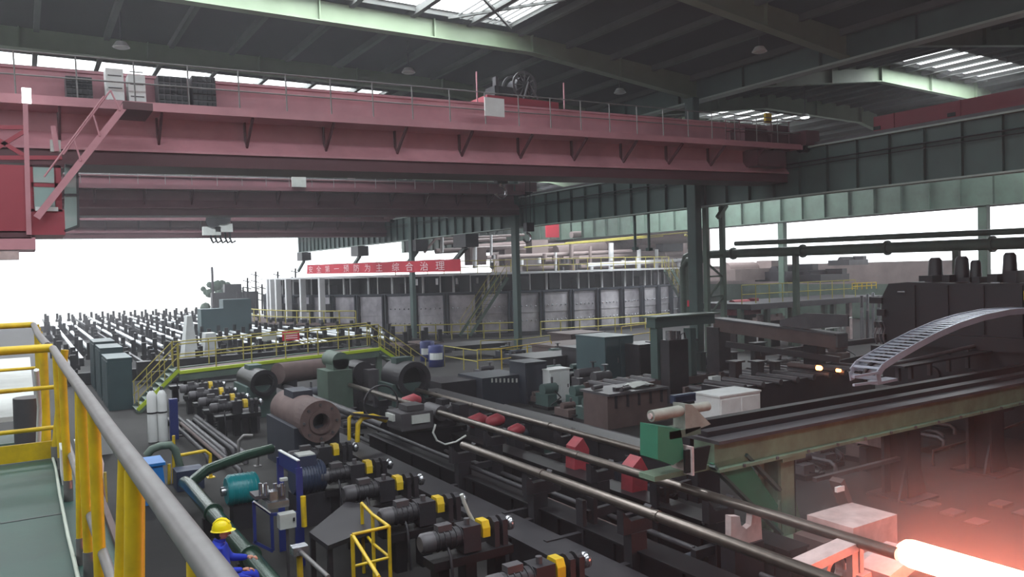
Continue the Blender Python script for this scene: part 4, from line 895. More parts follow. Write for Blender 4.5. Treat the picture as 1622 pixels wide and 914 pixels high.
solo(MB().path([ony(x_, y_, 16.5) for x_, y_ in ((690, 672), (686, 685), (692, 698), (705, 704), (722, 700), (738, 690))], .025, 6), 'cable_loop', 'offw', 'pale cable loop sagging from the roll carriage', 'cable')
solo(MB().path([V(9.2 + .55 * math.cos(t), 22.5, 1.35 + .55 * math.sin(t)) for t in [i * 2 * PI / 20 for i in range(21)]], .03, 6), 'hose_loop', 'dark2', 'round black hose loop standing over the long bars', 'hose')
# scattered machine parts in the middle
def clutter(label, cat, nm, items, group=None):
    q = ony(*items[0][:2], items[0][5]); r = thing(nm, label, cat, tuple(q), group)
    for (a, b, t, bo, m, Y, d) in [(i[0], i[2], i[1], i[3], i[4], i[5], i[6]) for i in items]:
        p0 = ony(a, bo, Y); p1 = ony(b, t, Y); build(MB().box(p0.x, p1.x, Y, Y + d, max(p0.z, 0.01), max(p1.z, .1)), 'block', m, r)
    return r
clutter('dark box machine with pale stencilled marks, left of the tall white cabinet', 'machine', 'gear_case', [(765, 592, 832, 645, 'frame', 26.5, 2), (700, 600, 765, 640, 'dark2', 27, 1.5), (680, 600, 715, 625, 'dark2', 28, 1)])
for k in range(8): q = ony(778 + k * 6.5, 602, 26.48); solo(MB().box(q.x, q.x + .07, 26.46, 26.48, q.z - .1, q.z + .06), 'stencil_mark', 'offw', 'pale stencilled stroke on the dark box machine', 'marking', 'stencilled strokes')
def cabinet(label, a, b, t, Y, dep, m, nm='electrical_cabinet', z0=0, doors=2):
    p0 = ony(a, t, Y); p1 = ony(b, t, Y); r = thing(nm, label, 'cabinet', (p0.x, Y, z0))
    build(MB().box(p0.x, p1.x, Y, Y + dep, z0, p0.z), 'cabinet_body', m, r); build(MB().box(p0.x - .03, p1.x + .03, Y - .03, Y + dep + .03, p0.z, p0.z + .05), 'top_plate', m, r)
    w = (p1.x - p0.x) / doors
    for k in range(doors):
        d = build(MB().box(p0.x + k * w + .04, p0.x + (k + 1) * w - .04, Y - .03, Y, z0 + .1, p0.z - .08), 'door', m, r); build(MB().box(p0.x + (k + 1) * w - .14, p0.x + (k + 1) * w - .1, Y - .06, Y - .03, z0 + p0.z * .45, z0 + p0.z * .55), 'handle', 'mid', d)
    return r
cabinet('dark blue grey cabinet left of the tall white cabinet', 832, 866, 577, 26.0, 1.2, 'frame', doors=1)
cabinet('tall narrow white cabinet in the middle of the hall', 870, 902, 588, 25.5, .7, 'white', doors=2)
cabinet('large green cabinet with double doors right of center', 958, 1003, 536, 28, 2.2, 'cab', doors=2)
cabinet('dark open rack cabinet right of the large green cabinet', 1012, 1050, 548, 27, 1.4, 'dark2', doors=1)
cabinet('dark grey cabinet standing behind the cluttered bench', 1052, 1075, 545, 26.5, 1.2, 'frame', doors=1)
cabinet('long white cabinet behind the green beam end', 1140, 1204, 630, 16.0, 1.0, 'white', z0=.0, doors=2)
solo(MB().box(ony(1128, 610, 22).x, ony(1142, 610, 22).x, 22, 22.2, ony(1128, 612, 22).z, ony(1128, 597, 22).z).tube(ony(1135, 640, 22), ony(1135, 612, 22), .05, 6), 'wash_basin', 'white', 'small round white fitting on the dark column foot', 'fitting')
# bench with clutter
bn_ = thing('workbench', 'cluttered dark steel bench with parts and cloth on it', 'table', tuple(onz(1000, 680, 0)))
p0 = ony(965, 625, 20); p1 = ony(1060, 622, 20)
build(MB().box(p0.x, p1.x, 20, 21.6, p0.z - .08, p0.z), 'bench_top', 'mid', bn_); build(MB().box(p0.x, p1.x, 20.1, 21.4, 0, p0.z - .08), 'bench_body', 'scrap', bn_)
for k in range(5): build(MB().box(p0.x + .3 + k * .5, p0.x + .34 + k * .5, 20, 21.6, p0.z - .5, p0.z - .08), 'slat', 'dark2', bn_)
for k in range(9):
    x = random.uniform(p0.x + .1, p1.x - .4); y = random.uniform(20.1, 21.3); s = random.uniform(.1, .25)
    solo(MB().box(x, x + s * 1.6, y, y + s, p0.z, p0.z + s * .6) if k % 2 else MB().tube((x, y, p0.z + s * .4), (x + s * 2, y + .1, p0.z + s * .4), s * .35, 8), 'machine_part', random.choice(['mid', 'dark2', 'scrap', 'pinkw']), 'small loose machine part lying on the cluttered bench', 'part', 'loose parts on the bench')
cl = MB(); pts = []
for i in range(9):
    for j in range(5): pts.append((p1.x - 1.3 + i * .13, 20.3 + j * .16, p0.z + .04 + .16 * math.sin(i * .4) * (1 - abs(j - 2) * .2) + .02 * math.sin(i * 2 + j)))
solo(MB().add(pts, [(i * 5 + j, (i + 1) * 5 + j, (i + 1) * 5 + j + 1, i * 5 + j + 1) for i in range(8) for j in range(4)], True), 'cloth', 'offw', 'crumpled grey white cloth on the right end of the bench', 'cloth')
sc_ = thing('control_desk', 'small dark blue screen panel beside the roller on the green beam end', 'control box', tuple(ony(1085, 640, 14)))
p0 = ony(1068, 640, 14); p1 = ony(1102, 622, 14); build(MB().box(p0.x, p1.x, 14, 14.15, p0.z, p1.z), 'panel_frame', 'blue2', sc_); build(MB().box(p0.x + .04, p1.x - .04, 13.98, 14, p0.z + .04, p1.z - .04), 'screen', 'screen', sc_); build(MB().box((p0.x + p1.x) / 2 - .05, (p0.x + p1.x) / 2 + .05, 14.02, 14.1, 0, p0.z), 'stand', 'dark2', sc_)
# blue barrels with white labels
for k, (px, py) in enumerate(((677, 560), (691, 568))):
    q = onz(px, py, .45); q = V(q.x, q.y, 0); r = thing('barrel', ('left dark blue barrel with a white label beyond the footbridge', 'right dark blue barrel with a white label beyond the footbridge')[k], 'barrel', tuple(q), 'blue barrels with white labels')
    build(MB().path([q, q + V(0, 0, .02), q + V(0, 0, 1.15), q + V(0, 0, 1.2)], [.4, .44, .44, .4], 20), 'barrel_body', 'blue', r)
    for z in (.4, .8): build(MB().ring(q + V(0, 0, z), (0, 0, 1), .43, .46, .03, 20), 'hoop', 'blue', r)
    d = V(-q.x, -q.y, 0).normalized(); sd = V(-d.y, d.x, 0); vs = []
    for i in range(7): t = -.9 + 1.8 * i / 6; w = (d * math.cos(t) + sd * math.sin(t)) * .465; vs += [q + w + V(0, 0, .42), q + w + V(0, 0, .8)]
    build(MB().add(vs, [(2 * i, 2 * i + 2, 2 * i + 3, 2 * i + 1) for i in range(6)]), 'label_sheet', 'white', r)
# yellow floor railings right of the footbridge
railing('yellow floor railing in front of the furnace, left run', [onz(704, 580, 0), onz(735, 586, 0), onz(757, 590, 0)], 1.15, 1.6, 'yellow2', .03)
railing('yellow floor railing in front of the furnace, middle run', [onz(757, 588, 0), onz(795, 586, 0), onz(874, 572, 0)], 1.15, 1.8, 'yellow', .03)
railing('rear yellow floor railing near the furnace foot', [onz(762, 570, 0), onz(820, 568, 0), onz(872, 560, 0)], 1.15, 2.2, 'yellow2', .03)
railing('yellow railing on the pit edge right of the furnace', [onz(985, 548, .6), onz(1030, 541, .6)], 1.15, 2.4, 'yellow', .03)
# low dark slabs and stacked plates in front of furnace
for k, (a, b, t, bo, Y) in enumerate(((880, 950, 545, 562, 36), (850, 940, 562, 590, 33), (905, 955, 528, 545, 40), (720, 800, 545, 556, 42), (640, 700, 545, 556, 46), (935, 955, 555, 600, 31))):
    p0 = ony(a, bo, Y); p1 = ony(b, t, Y); solo(MB().box(p0.x, p1.x, Y, Y + 2.4, max(0, p0.z), p1.z).box(p0.x - .1, p1.x + .1, Y - .1, Y + 2.5, p1.z, p1.z + .12), 'steel_plinth', 'dark2' if k % 2 else 'scrap', ('upper low dark steel base left of the large green cabinet', 'lower low dark steel base left of the large green cabinet', 'farthest dark steel base before the right furnace panels', 'dark steel base behind the yellow floor railings', 'dark steel base behind the blue barrels', 'narrow dark block touching the large green cabinet')[k], 'base')

# ================================================================== RIGHT SIDE : pipe bridge, lattice column, platform
pl = thing('pipe_run', 'pair of fat grey pipes crossing to the right below the bright window band', 'pipe', (35, 20, 6))
XP = 33.0
a = onx(1165, 386, XP); b = onx(1640, 365, XP); build(MB().tube(a, b, .13, 12), 'pipe', 'green2', pl)
a2 = onx(1096, 404, XP); b2 = onx(1640, 384, XP)
build(MB().path([V(XP, a2.y + .6, 2.0), V(XP, a2.y + .6, a2.z - .5), V(XP, a2.y + .45, a2.z - .12), V(XP, a2.y, a2.z), b2], .24, 14), 'pipe_elbow', 'green2', pl)
a3 = onx(1112, 412, XP - .6); build(MB().path([V(XP - .6, a3.y + 1.5, 2.0), V(XP - .6, a3.y + 1.5, a3.z - .4), V(XP - .6, a3.y + 1.1, a3.z), V(XP - .6, a3.y, a3.z + .02)], .2, 12), 'pipe_elbow', 'green2', pl)
for k in range(4): y = b2.y + 1.5 + 4.5 * k; build(MB().ring((XP, y, a2.z - (a2.z - b2.z) * (a2.y - y) / (a2.y - b2.y)), (0, 1, 0), .24, .33, .12, 16), 'pipe_flange', 'green2', pl)
for k in range(2): y = b2.y + 3 + 8 * k; build(MB().box(XP - .12, XP + .12, y - .12, y + .12, 0, 5.8), 'pipe_support', 'green2', pl)
lc = thing('lattice_column', 'grey green lattice column with crossed bracing right of the main column', 'column', (30.5, 29, 0))
for px in (1122, 1148): q = ony(px, 420, 27.8); build(MB().box(q.x - .1, q.x + .1, 27.8, 28.05, 0, ony(px, 325, 27.8).z), 'leg', 'green2', lc)
for (a_, b_) in (((1124, 470), (1146, 440)), ((1124, 500), (1146, 470)), ((1124, 470), (1146, 468)), ((1124, 438), (1146, 437)), ((1124, 420), (1146, 440)), ((1124, 405), (1146, 404))): build(MB().beam(ony(*a_, 27.9), ony(*b_, 27.9), .08), 'brace', 'green2', lc)
a_ = ony(1137, 345, 27.8); b_ = ony(1150, 325, 27.8); build(MB().beam(a_, b_, .2), 'knee', 'green2', lc)
solo(MB().box(ony(1095, 450, 27).x, ony(1108, 450, 27).x, 27, 27.3, ony(1095, 486, 27).z, ony(1095, 476, 27).z), 'fire_box', 'banner', 'small red box beside the foot of the lattice column', 'box')
# platform with railing (1160-1390, 440-480)
YP = 33
pf = thing('machine_platform', 'long dark raised platform with columns, right of the lattice column', 'platform', tuple(ony(1280, 520, YP)))
p0 = ony(1175, 476, YP); p1 = ony(1355, 470, YP)
build(MB().box(p0.x, ony(1392, 470, YP).x, YP - .7, YP + 4, p1.z - .35, p1.z), 'deck_beam', 'dark2', pf)
for px in (1178, 1220, 1258, 1311, 1325, 1350): q = ony(px, 500, YP); build(MB().box(q.x - .14, q.x + .14, YP + .1, YP + .4, 0, p1.z - .3), 'column', 'green2' if px != 1350 else 'pinkw', pf)
railing('dull railing along the raised platform right of the lattice column', [V(p0.x, YP, p1.z), V(p1.x, YP, p1.z)], 1.15, 1.2, 'yellow2', .03)
railing('short bright yellow railing at the right end of the raised platform', [ony(1350, 459, YP - .6), ony(1388, 457, YP - .6)], .42, .5, 'yellow', .035)
k_ = 0
for (a_, b_, t, bo, m, Y, d, lb) in (
    (1165, 1240, 412, 445, 'duct', 42, 3, 'pale dusty machine casing above the platform, left'), (1245, 1300, 418, 446, 'dark2', 40, 3, 'dark valve machine above the platform'),
    (1300, 1345, 425, 448, 'dark2', 38, 3, 'dark rounded machine at the middle of the platform'), (1345, 1375, 405, 420, 'mid', 40, 2, 'grey duct piece under the fat pipes'),
    (1165, 1205, 472, 500, 'red', 34.8, 1, 'dull red panel stack under the platform'), (1200, 1243, 496, 510, 'pinkw', 33.4, .4, 'pinkish tray under the platform')):
    p0 = ony(a_, bo, Y); p1 = ony(b_, t, Y); r = thing('process_machine', lb, 'machine', (p0.x, Y, p0.z))
    w = p1.x - p0.x; h = p1.z - p0.z
    build(MB().box(p0.x, p1.x, Y, Y + d, p0.z, p0.z + h * .6), 'machine_body', m, r)
    build(MB().tube((p0.x + w * .1, Y + d / 2, p0.z + h * .6), (p0.x + w * .7, Y + d / 2, p0.z + h * .6), h * .35, 12), 'drum', m, r)
    build(MB().box(p0.x + w * .75, p0.x + w * .92, Y, Y + d * .5, p0.z + h * .6, p1.z), 'stack', m, r)
    build(MB().box(p0.x + w * .1, p0.x + w * .9, Y + .2, Y + d - .2, 0 if p0.z < 6 else 0, p0.z), 'stand', 'dark', r) if Y < 36 else None
solo(MB().tube(ony(1101, 486, 27) + V(0, .15, 0), V(ony(1101, 486, 27).x, 27.15, 0), .05, 6), 'box_post', 'green2', 'thin post carrying the small red box by the lattice column', 'post')
for k in range(9):
    px = 1365 + (k % 5) * 9; py = 478 + (k // 5) * 24; q = ony(px, py, 31); solo(MB().tube(V(q.x, q.y, 0), q + V(0, 0, .4 + .1 * (k % 3)), .1, 8), 'standpipe', 'steel' if k % 3 else 'mid', 'short bright vertical pipe stub left of the black machine', 'pipe', 'pipe stubs left of the black machine')
pr = thing('pipe_hoop', 'pale square pipe hoop under the right end of the platform', 'rail', tuple(ony(1335, 520, 31)))
build(MB().path([ony(1335, 522, 31), ony(1335, 506, 31), ony(1349, 503, 31)], .05, 6), 'hoop_pipe', 'offw', pr)
pr = thing('pipe_hoop', 'lower pale square pipe hoop near the grey gantry beam', 'rail', tuple(ony(1308, 540, 28)))
build(MB().path([ony(1308, 530, 28), ony(1308, 521, 28), ony(1329, 518, 28), ony(1330, 532, 28)], .05, 6), 'hoop_pipe', 'offw', pr)
# green cross gantry and brown beam
gg = thing('gantry_beam', 'dark green gantry beam on legs in front of the main column', 'gantry', tuple(ony(1085, 560, 23)))
p0 = ony(1038, 520, 23); p1 = ony(1132, 497, 23)
build(MB().box(p0.x, p1.x, 23, 23.5, p0.z, p1.z), 'beam_web', 'green', gg); build(MB().box(p0.x - .1, p1.x + .1, 22.8, 23.7, p1.z, p1.z + .06), 'beam_flange', 'green2', gg)
for px in (1045, 1098): q = ony(px, 520, 23); build(MB().box(q.x - .15, q.x + .15, 23, 23.4, 0, q.z), 'leg', 'green', gg)
g2 = thing('gantry_beam', 'grey brown beam receding on a thick post right of the green gantry', 'gantry', (24, 19, 2))
XG = 25.2
a = onx(1140, 528, XG); b = onx(1332, 541, XG)
ga = onx(1138, 514, XG); gb = onx(1332, 541, XG); g_up = V(0, 0, .3)
build(MB().beam(ga, gb, .6, .5), 'box_beam', 'scrap', g2); build(MB().beam(ga + g_up * .9, gb + g_up * .9, .7, .06), 'top_plate', 'mid', g2)
build(MB().box(XG - .3, XG + .3, gb.y - .08, gb.y, gb.z - .2, gb.z + .28), 'end_plate', 'mid', g2)
build(MB().prism([ga + V(0, -3.2, -.1), ga + V(0, -3.2, .3), ga + V(0, -4.4, .62), ga + V(0, -6.2, .62), ga + V(0, -6.2, .2)], (.1, 0, 0)), 'sloped_plate', 'mid', g2)
q = onx(1140, 560, XG); build(MB().box(XG - .35, XG + .35, q.y - .3, q.y + .4, 0, ga.z - .1), 'thick_post', 'dark2', g2)
q = onx(1290, 560, XG); build(MB().box(XG - .25, XG + .25, q.y - .3, q.y + .3, 0, gb.z - .2), 'post', 'dark', g2)
for k, (px, t, b_, w, Y, m) in enumerate(((1092, 540, 600, 10, 25, 'frame'), (1110, 560, 610, 8, 25, 'green'), (1160, 560, 600, 8, 24, 'mid'), (1196, 545, 600, 16, 27, 'dark'), (1228, 575, 640, 8, 21, 'dark2'), (1255, 590, 660, 6, 20, 'dark2'), (1165, 575, 620, 10, 19, 'dark2'), (1200, 575, 622, 10, 19, 'dark2'))):
    q = ony(px, t, Y); q1 = ony(px + w, t, Y); r = thing('steel_post', 'dark short steel post in the gloom below the gantry beams', 'post', (q.x, Y, 0), 'steel posts under the gantry beams')
    build(MB().box(q.x, q1.x, Y, Y + .3, 0, q.z), 'shaft', m, r); build(MB().box(q.x - .08, q1.x + .08, Y - .08, Y + .38, q.z, q.z + .06), 'cap_plate', m, r)
# tool cylinders on the gantry front
solo(MB().box(ony(1060, 538, 22.6).x - .2, ony(1075, 538, 22.6).x + .3, 22.4, 22.9, 0, ony(1066, 538, 22.6).z), 'valve_stand', 'dark2', 'dark stand under the silver cylinder valves', 'stand')
tc = thing('valve_cluster', 'silver cylinder valves under the green gantry beam', 'valve', tuple(ony(1062, 535, 22.6)))
for px, r_ in ((1060, .14), (1067, .1), (1075, .08)): q = ony(px, 538, 22.6); build(MB().tube(q, q + V(0, 0, .34), r_, 10), 'cylinder', 'steel' if px < 1065 else 'mid', tc)
build(MB().path([ony(x_, y_, 22.5) for x_, y_ in ((1078, 545), (1078, 530), (1084, 526), (1088, 545))], .03, 6), 'bent_line', 'mid', tc)
# glowing billets on the distant roller table
rt = thing('roller_table', 'dark low roller table carrying glowing billet ends', 'machine', (20, 17, 0))
q = ony(1300, 590, 17); build(MB().box(q.x - 4, q.x + 3.5, 17.3, 18.6, 0, q.z - .18), 'table_frame', 'dark2', rt)
for k in range(9): build(MB().tube((q.x - 3.6 + k * .85, 17.1, q.z - .16), (q.x - 3.6 + k * .85, 18.8, q.z - .16), .1, 10), 'roller', 'mid', rt)
for k, (px, py, r_) in enumerate(((1299, 583, .085), (1330, 587, .06), (1362, 588, .06))):
    q = ony(px, py, 17.2); t = thing('glowing_billet', ('left glowing orange billet end on the roller table', 'middle smaller glowing billet end on the roller table', 'right faint glowing billet end beside the drag chain foot')[k], 'billet', tuple(q), 'glowing billet ends')
    build(MB().ball(q, r_, 12, 8).tube(q, q + V(0, .12, 0), r_, 12), 'hot_end', 'hot2', t); build(MB().tube(q + V(0, .12, 0), q + V(0, 1.3, 0), r_, 12), 'cool_length', 'scrap', t)
    build(MB().beam(q + V(-.2, .1, .1), q + V(.35, .1, .1), .05, .02), 'guide_plate', 'mid', t)
# rails around roller table
for k, (a_, b_) in enumerate((((1205, 560), (1420, 535)), ((1210, 600), (1400, 560)), ((1150, 545), (1330, 570)))):
    solo(MB().beam(ony(*a_, 24 - k), ony(*b_, 20 - k), .18, .22), 'guide_beam', 'dark2', ('upper dark guide beam behind the glowing billets', 'middle dark guide beam behind the glowing billets', 'lower dark guide beam left of the glowing billets')[k], 'beam')

# big black machine on the right
bk = thing('furnace_charger', 'huge black machine body with upright humps at the right edge', 'machine', (24.0, 12.5, 0))
XK = 24.0; YK = 9.4
kb = onx(1396, 447, XK); zK = kb.z
build(MB().prism([(XK, kb.y, 1.2), (XK, kb.y, zK - .5), (XK, kb.y - .25, zK - .05), (XK, kb.y - .9, zK), (XK, 12.6, zK - .05), (XK, 7.0, zK + .02), (XK, 7.0, 1.2)], (5.5, 0, 0)), 'machine_body', 'black', bk)
build(MB().box(XK + .4, XK + 5, 7.2, kb.y - .4, 0, 1.2), 'base', 'black', bk)
build(MB().box(XK - .25, XK, 7.0, kb.y - 1.2, 2.6, 3.0), 'side_duct', 'black', bk)
for (px, t, w) in ((1482, 408, 18), (1524, 406, 18), (1546, 412, 14), (1600, 400, 17)):
    q = onx(px, 450, XK + 1.2); qt = onx(px, t, XK + 1.2); r_ = w / 2 / FPX * (q - V(0, 0, H)).dot(ray(CX, CY).normalized())
    build(MB().path([V(q.x, q.y, zK - .1), V(q.x, q.y, qt.z - r_ * .5), V(q.x, q.y, qt.z)], [r_ * 1.35, r_ * 1.05, r_ * .7], 14), 'upright_cylinder', 'black', bk)
for k in range(7): build(MB().box(XK - .06, XK, 8 + k * 1.05, 8.08 + k * 1.05, 3.05, zK - .1), 'body_rib', 'black', bk)
for k in range(5): build(MB().tube((XK - .12, 9.0 + k * 1.2, 1.7), (XK, 9.0 + k * 1.2, 1.7), .28, 14), 'round_cover', 'black', bk)
rk = random.Random(4)
for k in range(16): yy = 7.6 + k * .46; s_ = .1 + .22 * rk.random(); build(MB().box(XK + .3 + rk.random(), XK + 1.2 + rk.random(), yy, yy + .2 + .2 * rk.random(), zK - .1, zK + s_), 'top_fitting', 'black', bk)
for k in range(6): yy = kb.y - .05 - .1 * (k % 2); zz = zK - .5 - .4 * k; build(MB().box(XK - .1, XK + .5, yy, yy + .25 + .2 * rk.random(), zz - .2, zz), 'side_fitting', 'black', bk)
for (px, py) in ((1422, 462), (1570, 448)): q = onx(px, py, XK - .1); build(MB().beam(q, q - V(0, .25, 0), .05, .04), 'bright_fitting', 'steel', bk)
solo(MB().box(XK - .3, XK - .24, 10.6, 11.0, 4.1, 4.35), 'warning_sign', 'yellow', 'small yellow plate on the black machine at the right edge', 'panel')
for k in range(3):
    px = (1385, 1392, 1398)[k]; solo(MB().path([ony(px + dx, py, 14.0) for dx, py in ((0, 510), (4, 520), (0, 532), (4, 545))], .02, 6), 'flexible_hose', 'mid', 'thin wavy hose hanging left of the black machine', 'hose', 'wavy hoses left of the black machine')
# low inner rail frame under the chain: arched plate on posts
af = thing('rail_support', 'grey brown arched rail on short posts behind the green beam', 'beam', tuple(ony(1500, 580, 12.4)))
build(MB().path([ony(1410, 578, 12.4), ony(1440, 572, 12.4), ony(1500, 558, 12.4), ony(1545, 548, 12.4), ony(1570, 550, 12.4)], .06, 8), 'curved_rail', 'mid', af)
a = ony(1410, 580, 12.4); b = ony(1570, 552, 12.4); build(MB().beam(a, b, .8, .05), 'arched_plate', 'dark2', af)
for px in (1425, 1445, 1475, 1505, 1535, 1552): q = ony(px, 572 - (px - 1425) * .17, 12.4); build(MB().box(q.x - .05, q.x + .05, 12.4, 12.5, q.z - .55, q.z), 'post', 'mid', af)

# ---------------------------------------------------------------- GREEN BEAM TRACK (foreground right)
YG = 9.95
X0g = 8.35 + .5; 
bt = thing('track_beam', 'long green beam track on posts with a dark rail on top, lower right', 'beam', (14, YG, 0))
X0 = onz(1127, 667, 2.55); 
zt = 2.6
xa = ony(1131, 695, YG).x; zt_a = ony(1131, 695, YG).z; xb = 23.7
zt = 2.17
build(MB().box(xa, xb, YG, YG + .5, zt - .5, zt - .06), 'beam_web', 'beamg', bt)
build(MB().box(xa, xb, YG - .12, YG + 1.15, zt - .06, zt), 'top_plate', 'mid', bt)
build(MB().box(xa, xb, YG - .12, YG + .6, zt - .56, zt - .5), 'bottom_flange', 'beamg', bt)
build(MB().box(xa + .1, xb, YG + .25, YG + .5, zt, zt + .1), 'rail_foot', 'dark2', bt)
build(MB().box(xa + .05, xb, YG + .75, YG + .95, zt, zt + .18), 'dark_rail', 'dark', bt)
build(MB().box(xa, xb, YG + .6, YG + 1.1, zt - .5, zt - .06), 'rear_web', 'dark2', bt)
for k in range(14): x = xa + .6 + k * .9; build(MB().tube((x, YG - .15, zt - .53), (x, YG - .15, zt - .48), .03, 6), 'bolt', 'mid', bt)
# end: green head block, end plates
build(MB().prism([ony(1042, 675, YG), ony(1042, 728, YG), ony(1066, 737, YG), ony(1085, 725, YG), ony(1078, 680, YG)][::-1], (0, .45, 0)), 'end_head', 'vgreen', bt, 'bright green end head')
build(MB().prism([(ony(1080, 700, YG).x, YG - .08, zt - .45), (ony(1112, 700, YG).x, YG - .08, zt - .45), (ony(1120, 690, YG).x, YG - .08, zt - .05), (ony(1080, 700, YG).x, YG - .08, zt - .05)], (0, .05, 0)), 'end_plate', 'hole', bt)
build(MB().box(ony(1088, 700, YG).x, ony(1091, 700, YG).x, YG - .12, YG + .4, zt - .5, zt), 'divider', 'pinkw', bt)
build(MB().box(ony(1042, 700, YG).x, xa + .1, YG + .1, YG + .5, zt - .54, zt - .45), 'lower_lip', 'beamg', bt)
# gusset + posts
gp_ = [ony(1128, 735, YG), ony(1178, 722, YG), ony(1232, 800, YG), ony(1232, 838, YG)]
build(MB().prism(gp_[::-1], (0, .08, 0)), 'gusset', 'vgreen', bt, 'bright green triangular gusset')
build(MB().beam(ony(1180, 720, YG), ony(1234, 776, YG), .12, .06), 'gusset_flange', 'green', bt)
build(MB().beam(ony(1128, 738, YG), ony(1236, 845, YG), .14, .05), 'gusset_flange', 'green', bt)
def post(px, bo_y, w, label_m):
    q = ony(px, 750, YG); x = q.x
    build(MB().box(x - w / 2, x + w / 2, YG + .05, YG + .12, 0, zt - .56).box(x - w / 2, x + w / 2, YG + .6, YG + .67, 0, zt - .56), 'post_face', label_m, bt)
    build(MB().box(x - .03, x + .03, YG + .1, YG + .6, 0, zt - .56), 'post_web', label_m, bt)
    build(MB().box(x + w / 2 - .04, x + w / 2, YG + .05, YG + .67, 0, zt - .56), 'post_flange', 'dark2', bt)
    build(MB().box(x - w * .8, x + w * .8, YG - .1, YG + .8, zt - .64, zt - .56), 'cap_plate', label_m, bt)
    for s in (-1, 1): build(MB().prism([(x + s * w / 2, YG + .08, 0), (x + s * (w / 2 + .28), YG + .08, 0), (x + s * w / 2, YG + .08, .75)], (0, .05, 0)), 'foot_gusset', label_m, bt)
    build(MB().box(x - w, x + w, YG - .2, YG + .9, 0, .05), 'base_plate', label_m, bt)
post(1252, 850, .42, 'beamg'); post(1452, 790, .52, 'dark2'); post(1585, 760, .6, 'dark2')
a = ony(1290, 760, YG + .4); b = ony(1440, 722, YG + .4); build(MB().beam(a, b, .1, .08), 'tie_bar', 'mid', bt)
# roller cylinder on the beam end
rc = thing('end_roller', 'pale grey roller cylinder on a bracket at the tip of the green beam', 'roller', tuple(ony(1065, 665, YG)))
a = ony(1031, 659, YG + .1); b = ony(1121, 643, YG + .1)
build(MB().tube(a, a.lerp(b, .48), .1, 18), 'cylinder', 'greyp', rc); build(MB().tube(a.lerp(b, .46), b, .085, 16), 'cylinder', 'greyp', rc); build(MB().tube(a - V(.03, 0, 0), a + V(.02, 0, 0), .05, 12), 'shaft_nut', 'pinkw', rc)
build(MB().prism([ony(1085, 640, YG), ony(1086, 688, YG), ony(1126, 672, YG), ony(1096, 641, YG)], (0, .3, 0)), 'bracket', 'greyp', rc)
build(MB().box(ony(1060, 670, YG).x, ony(1110, 670, YG).x, YG, YG + .4, ony(1085, 692, YG).z, ony(1085, 680, YG).z), 'bracket_foot', 'green2', rc)
# energy chain
dc = thing('drag_chain', 'silver cable drag chain arching down onto the green beam track', 'chain', tuple(ony(1370, 600, 10.3)))
YD = 10.75
cpts = [(1371, 604), (1369, 590), (1378, 578), (1402, 563), (1432, 546), (1465, 529), (1500, 514), (1538, 502), (1578, 494), (1622, 491), (1660, 492)]
cp = [ony(a_, b_, YD) for a_, b_ in cpts]
# resample
seg = []
for a_, b_ in zip(cp, cp[1:]):
    n = max(1, round((b_ - a_).length / .2))
    for i in range(n): seg.append((a_.lerp(b_, i / n), a_.lerp(b_, (i + 1) / n)))
for k, (a_, b_) in enumerate(seg[:90]):
    d = (b_ - a_).normalized(); up = V(0, 1, 0).cross(d); wv = V(0, .33, 0)
    m_ = MB()
    for s in (-1, 1): m_.beam(a_ + wv * s / 1.0, b_ + wv * s / 1.0, .15, .03, up=(0, 1, 0))
    c_ = (a_ + b_) / 2
    for s in (-.04, .045): m_.beam(c_ + up * s - wv, c_ + up * s + wv, .075, .02, up=tuple(up))
    build(m_, 'chain_link', 'chain', dc)
build(MB().path([p + V(0, 0, .0) for p in cp], .05, 6), 'inner_cable', 'dark', dc)
for (a_, b_) in (((1352, 597), (1392, 590)), ((1352, 610), (1390, 605))): q = ony(*a_, YD - .35); q1 = ony(*b_, YD - .35); build(MB().beam(q, q1, .05, .05), 'end_bracket', 'chain', dc)
solo(MB().beam(ony(1380, 607, YD), ony(1412, 600, YD), .3, .06), 'chain_tray', 'chain', 'pale short tray where the drag chain lands on the beam', 'tray')

# ---------------------------------------------------------------- below the beam, right
tr2 = thing('concrete_trough', 'pale stained trough hanging behind the right green beam post', 'trough', tuple(ony(1400, 715, 11.7)))
build(MB().prism([ony(1366, 672, 11.7), ony(1376, 705, 11.7), ony(1424, 716, 11.7), ony(1424, 676, 11.7)][::-1], (0, .7, 0)), 'trough_body', 'pinkw', tr2); build(MB().beam(ony(1362, 670, 11.7), ony(1425, 676, 11.7), .12, .05), 'rim_bar', 'offw', tr2)
build(MB().box(ony(1345, 680, 11.9).x, ony(1358, 680, 11.9).x, 11.9, 12.1, ony(1350, 690, 11.9).z, ony(1350, 674, 11.9).z), 'end_block', 'offw', tr2); build(MB().box(ony(1372, 700, 12.0).x, ony(1420, 700, 12.0).x, 12.0, 12.2, 0, ony(1390, 706, 12.0).z), 'stand', 'dark2', tr2)
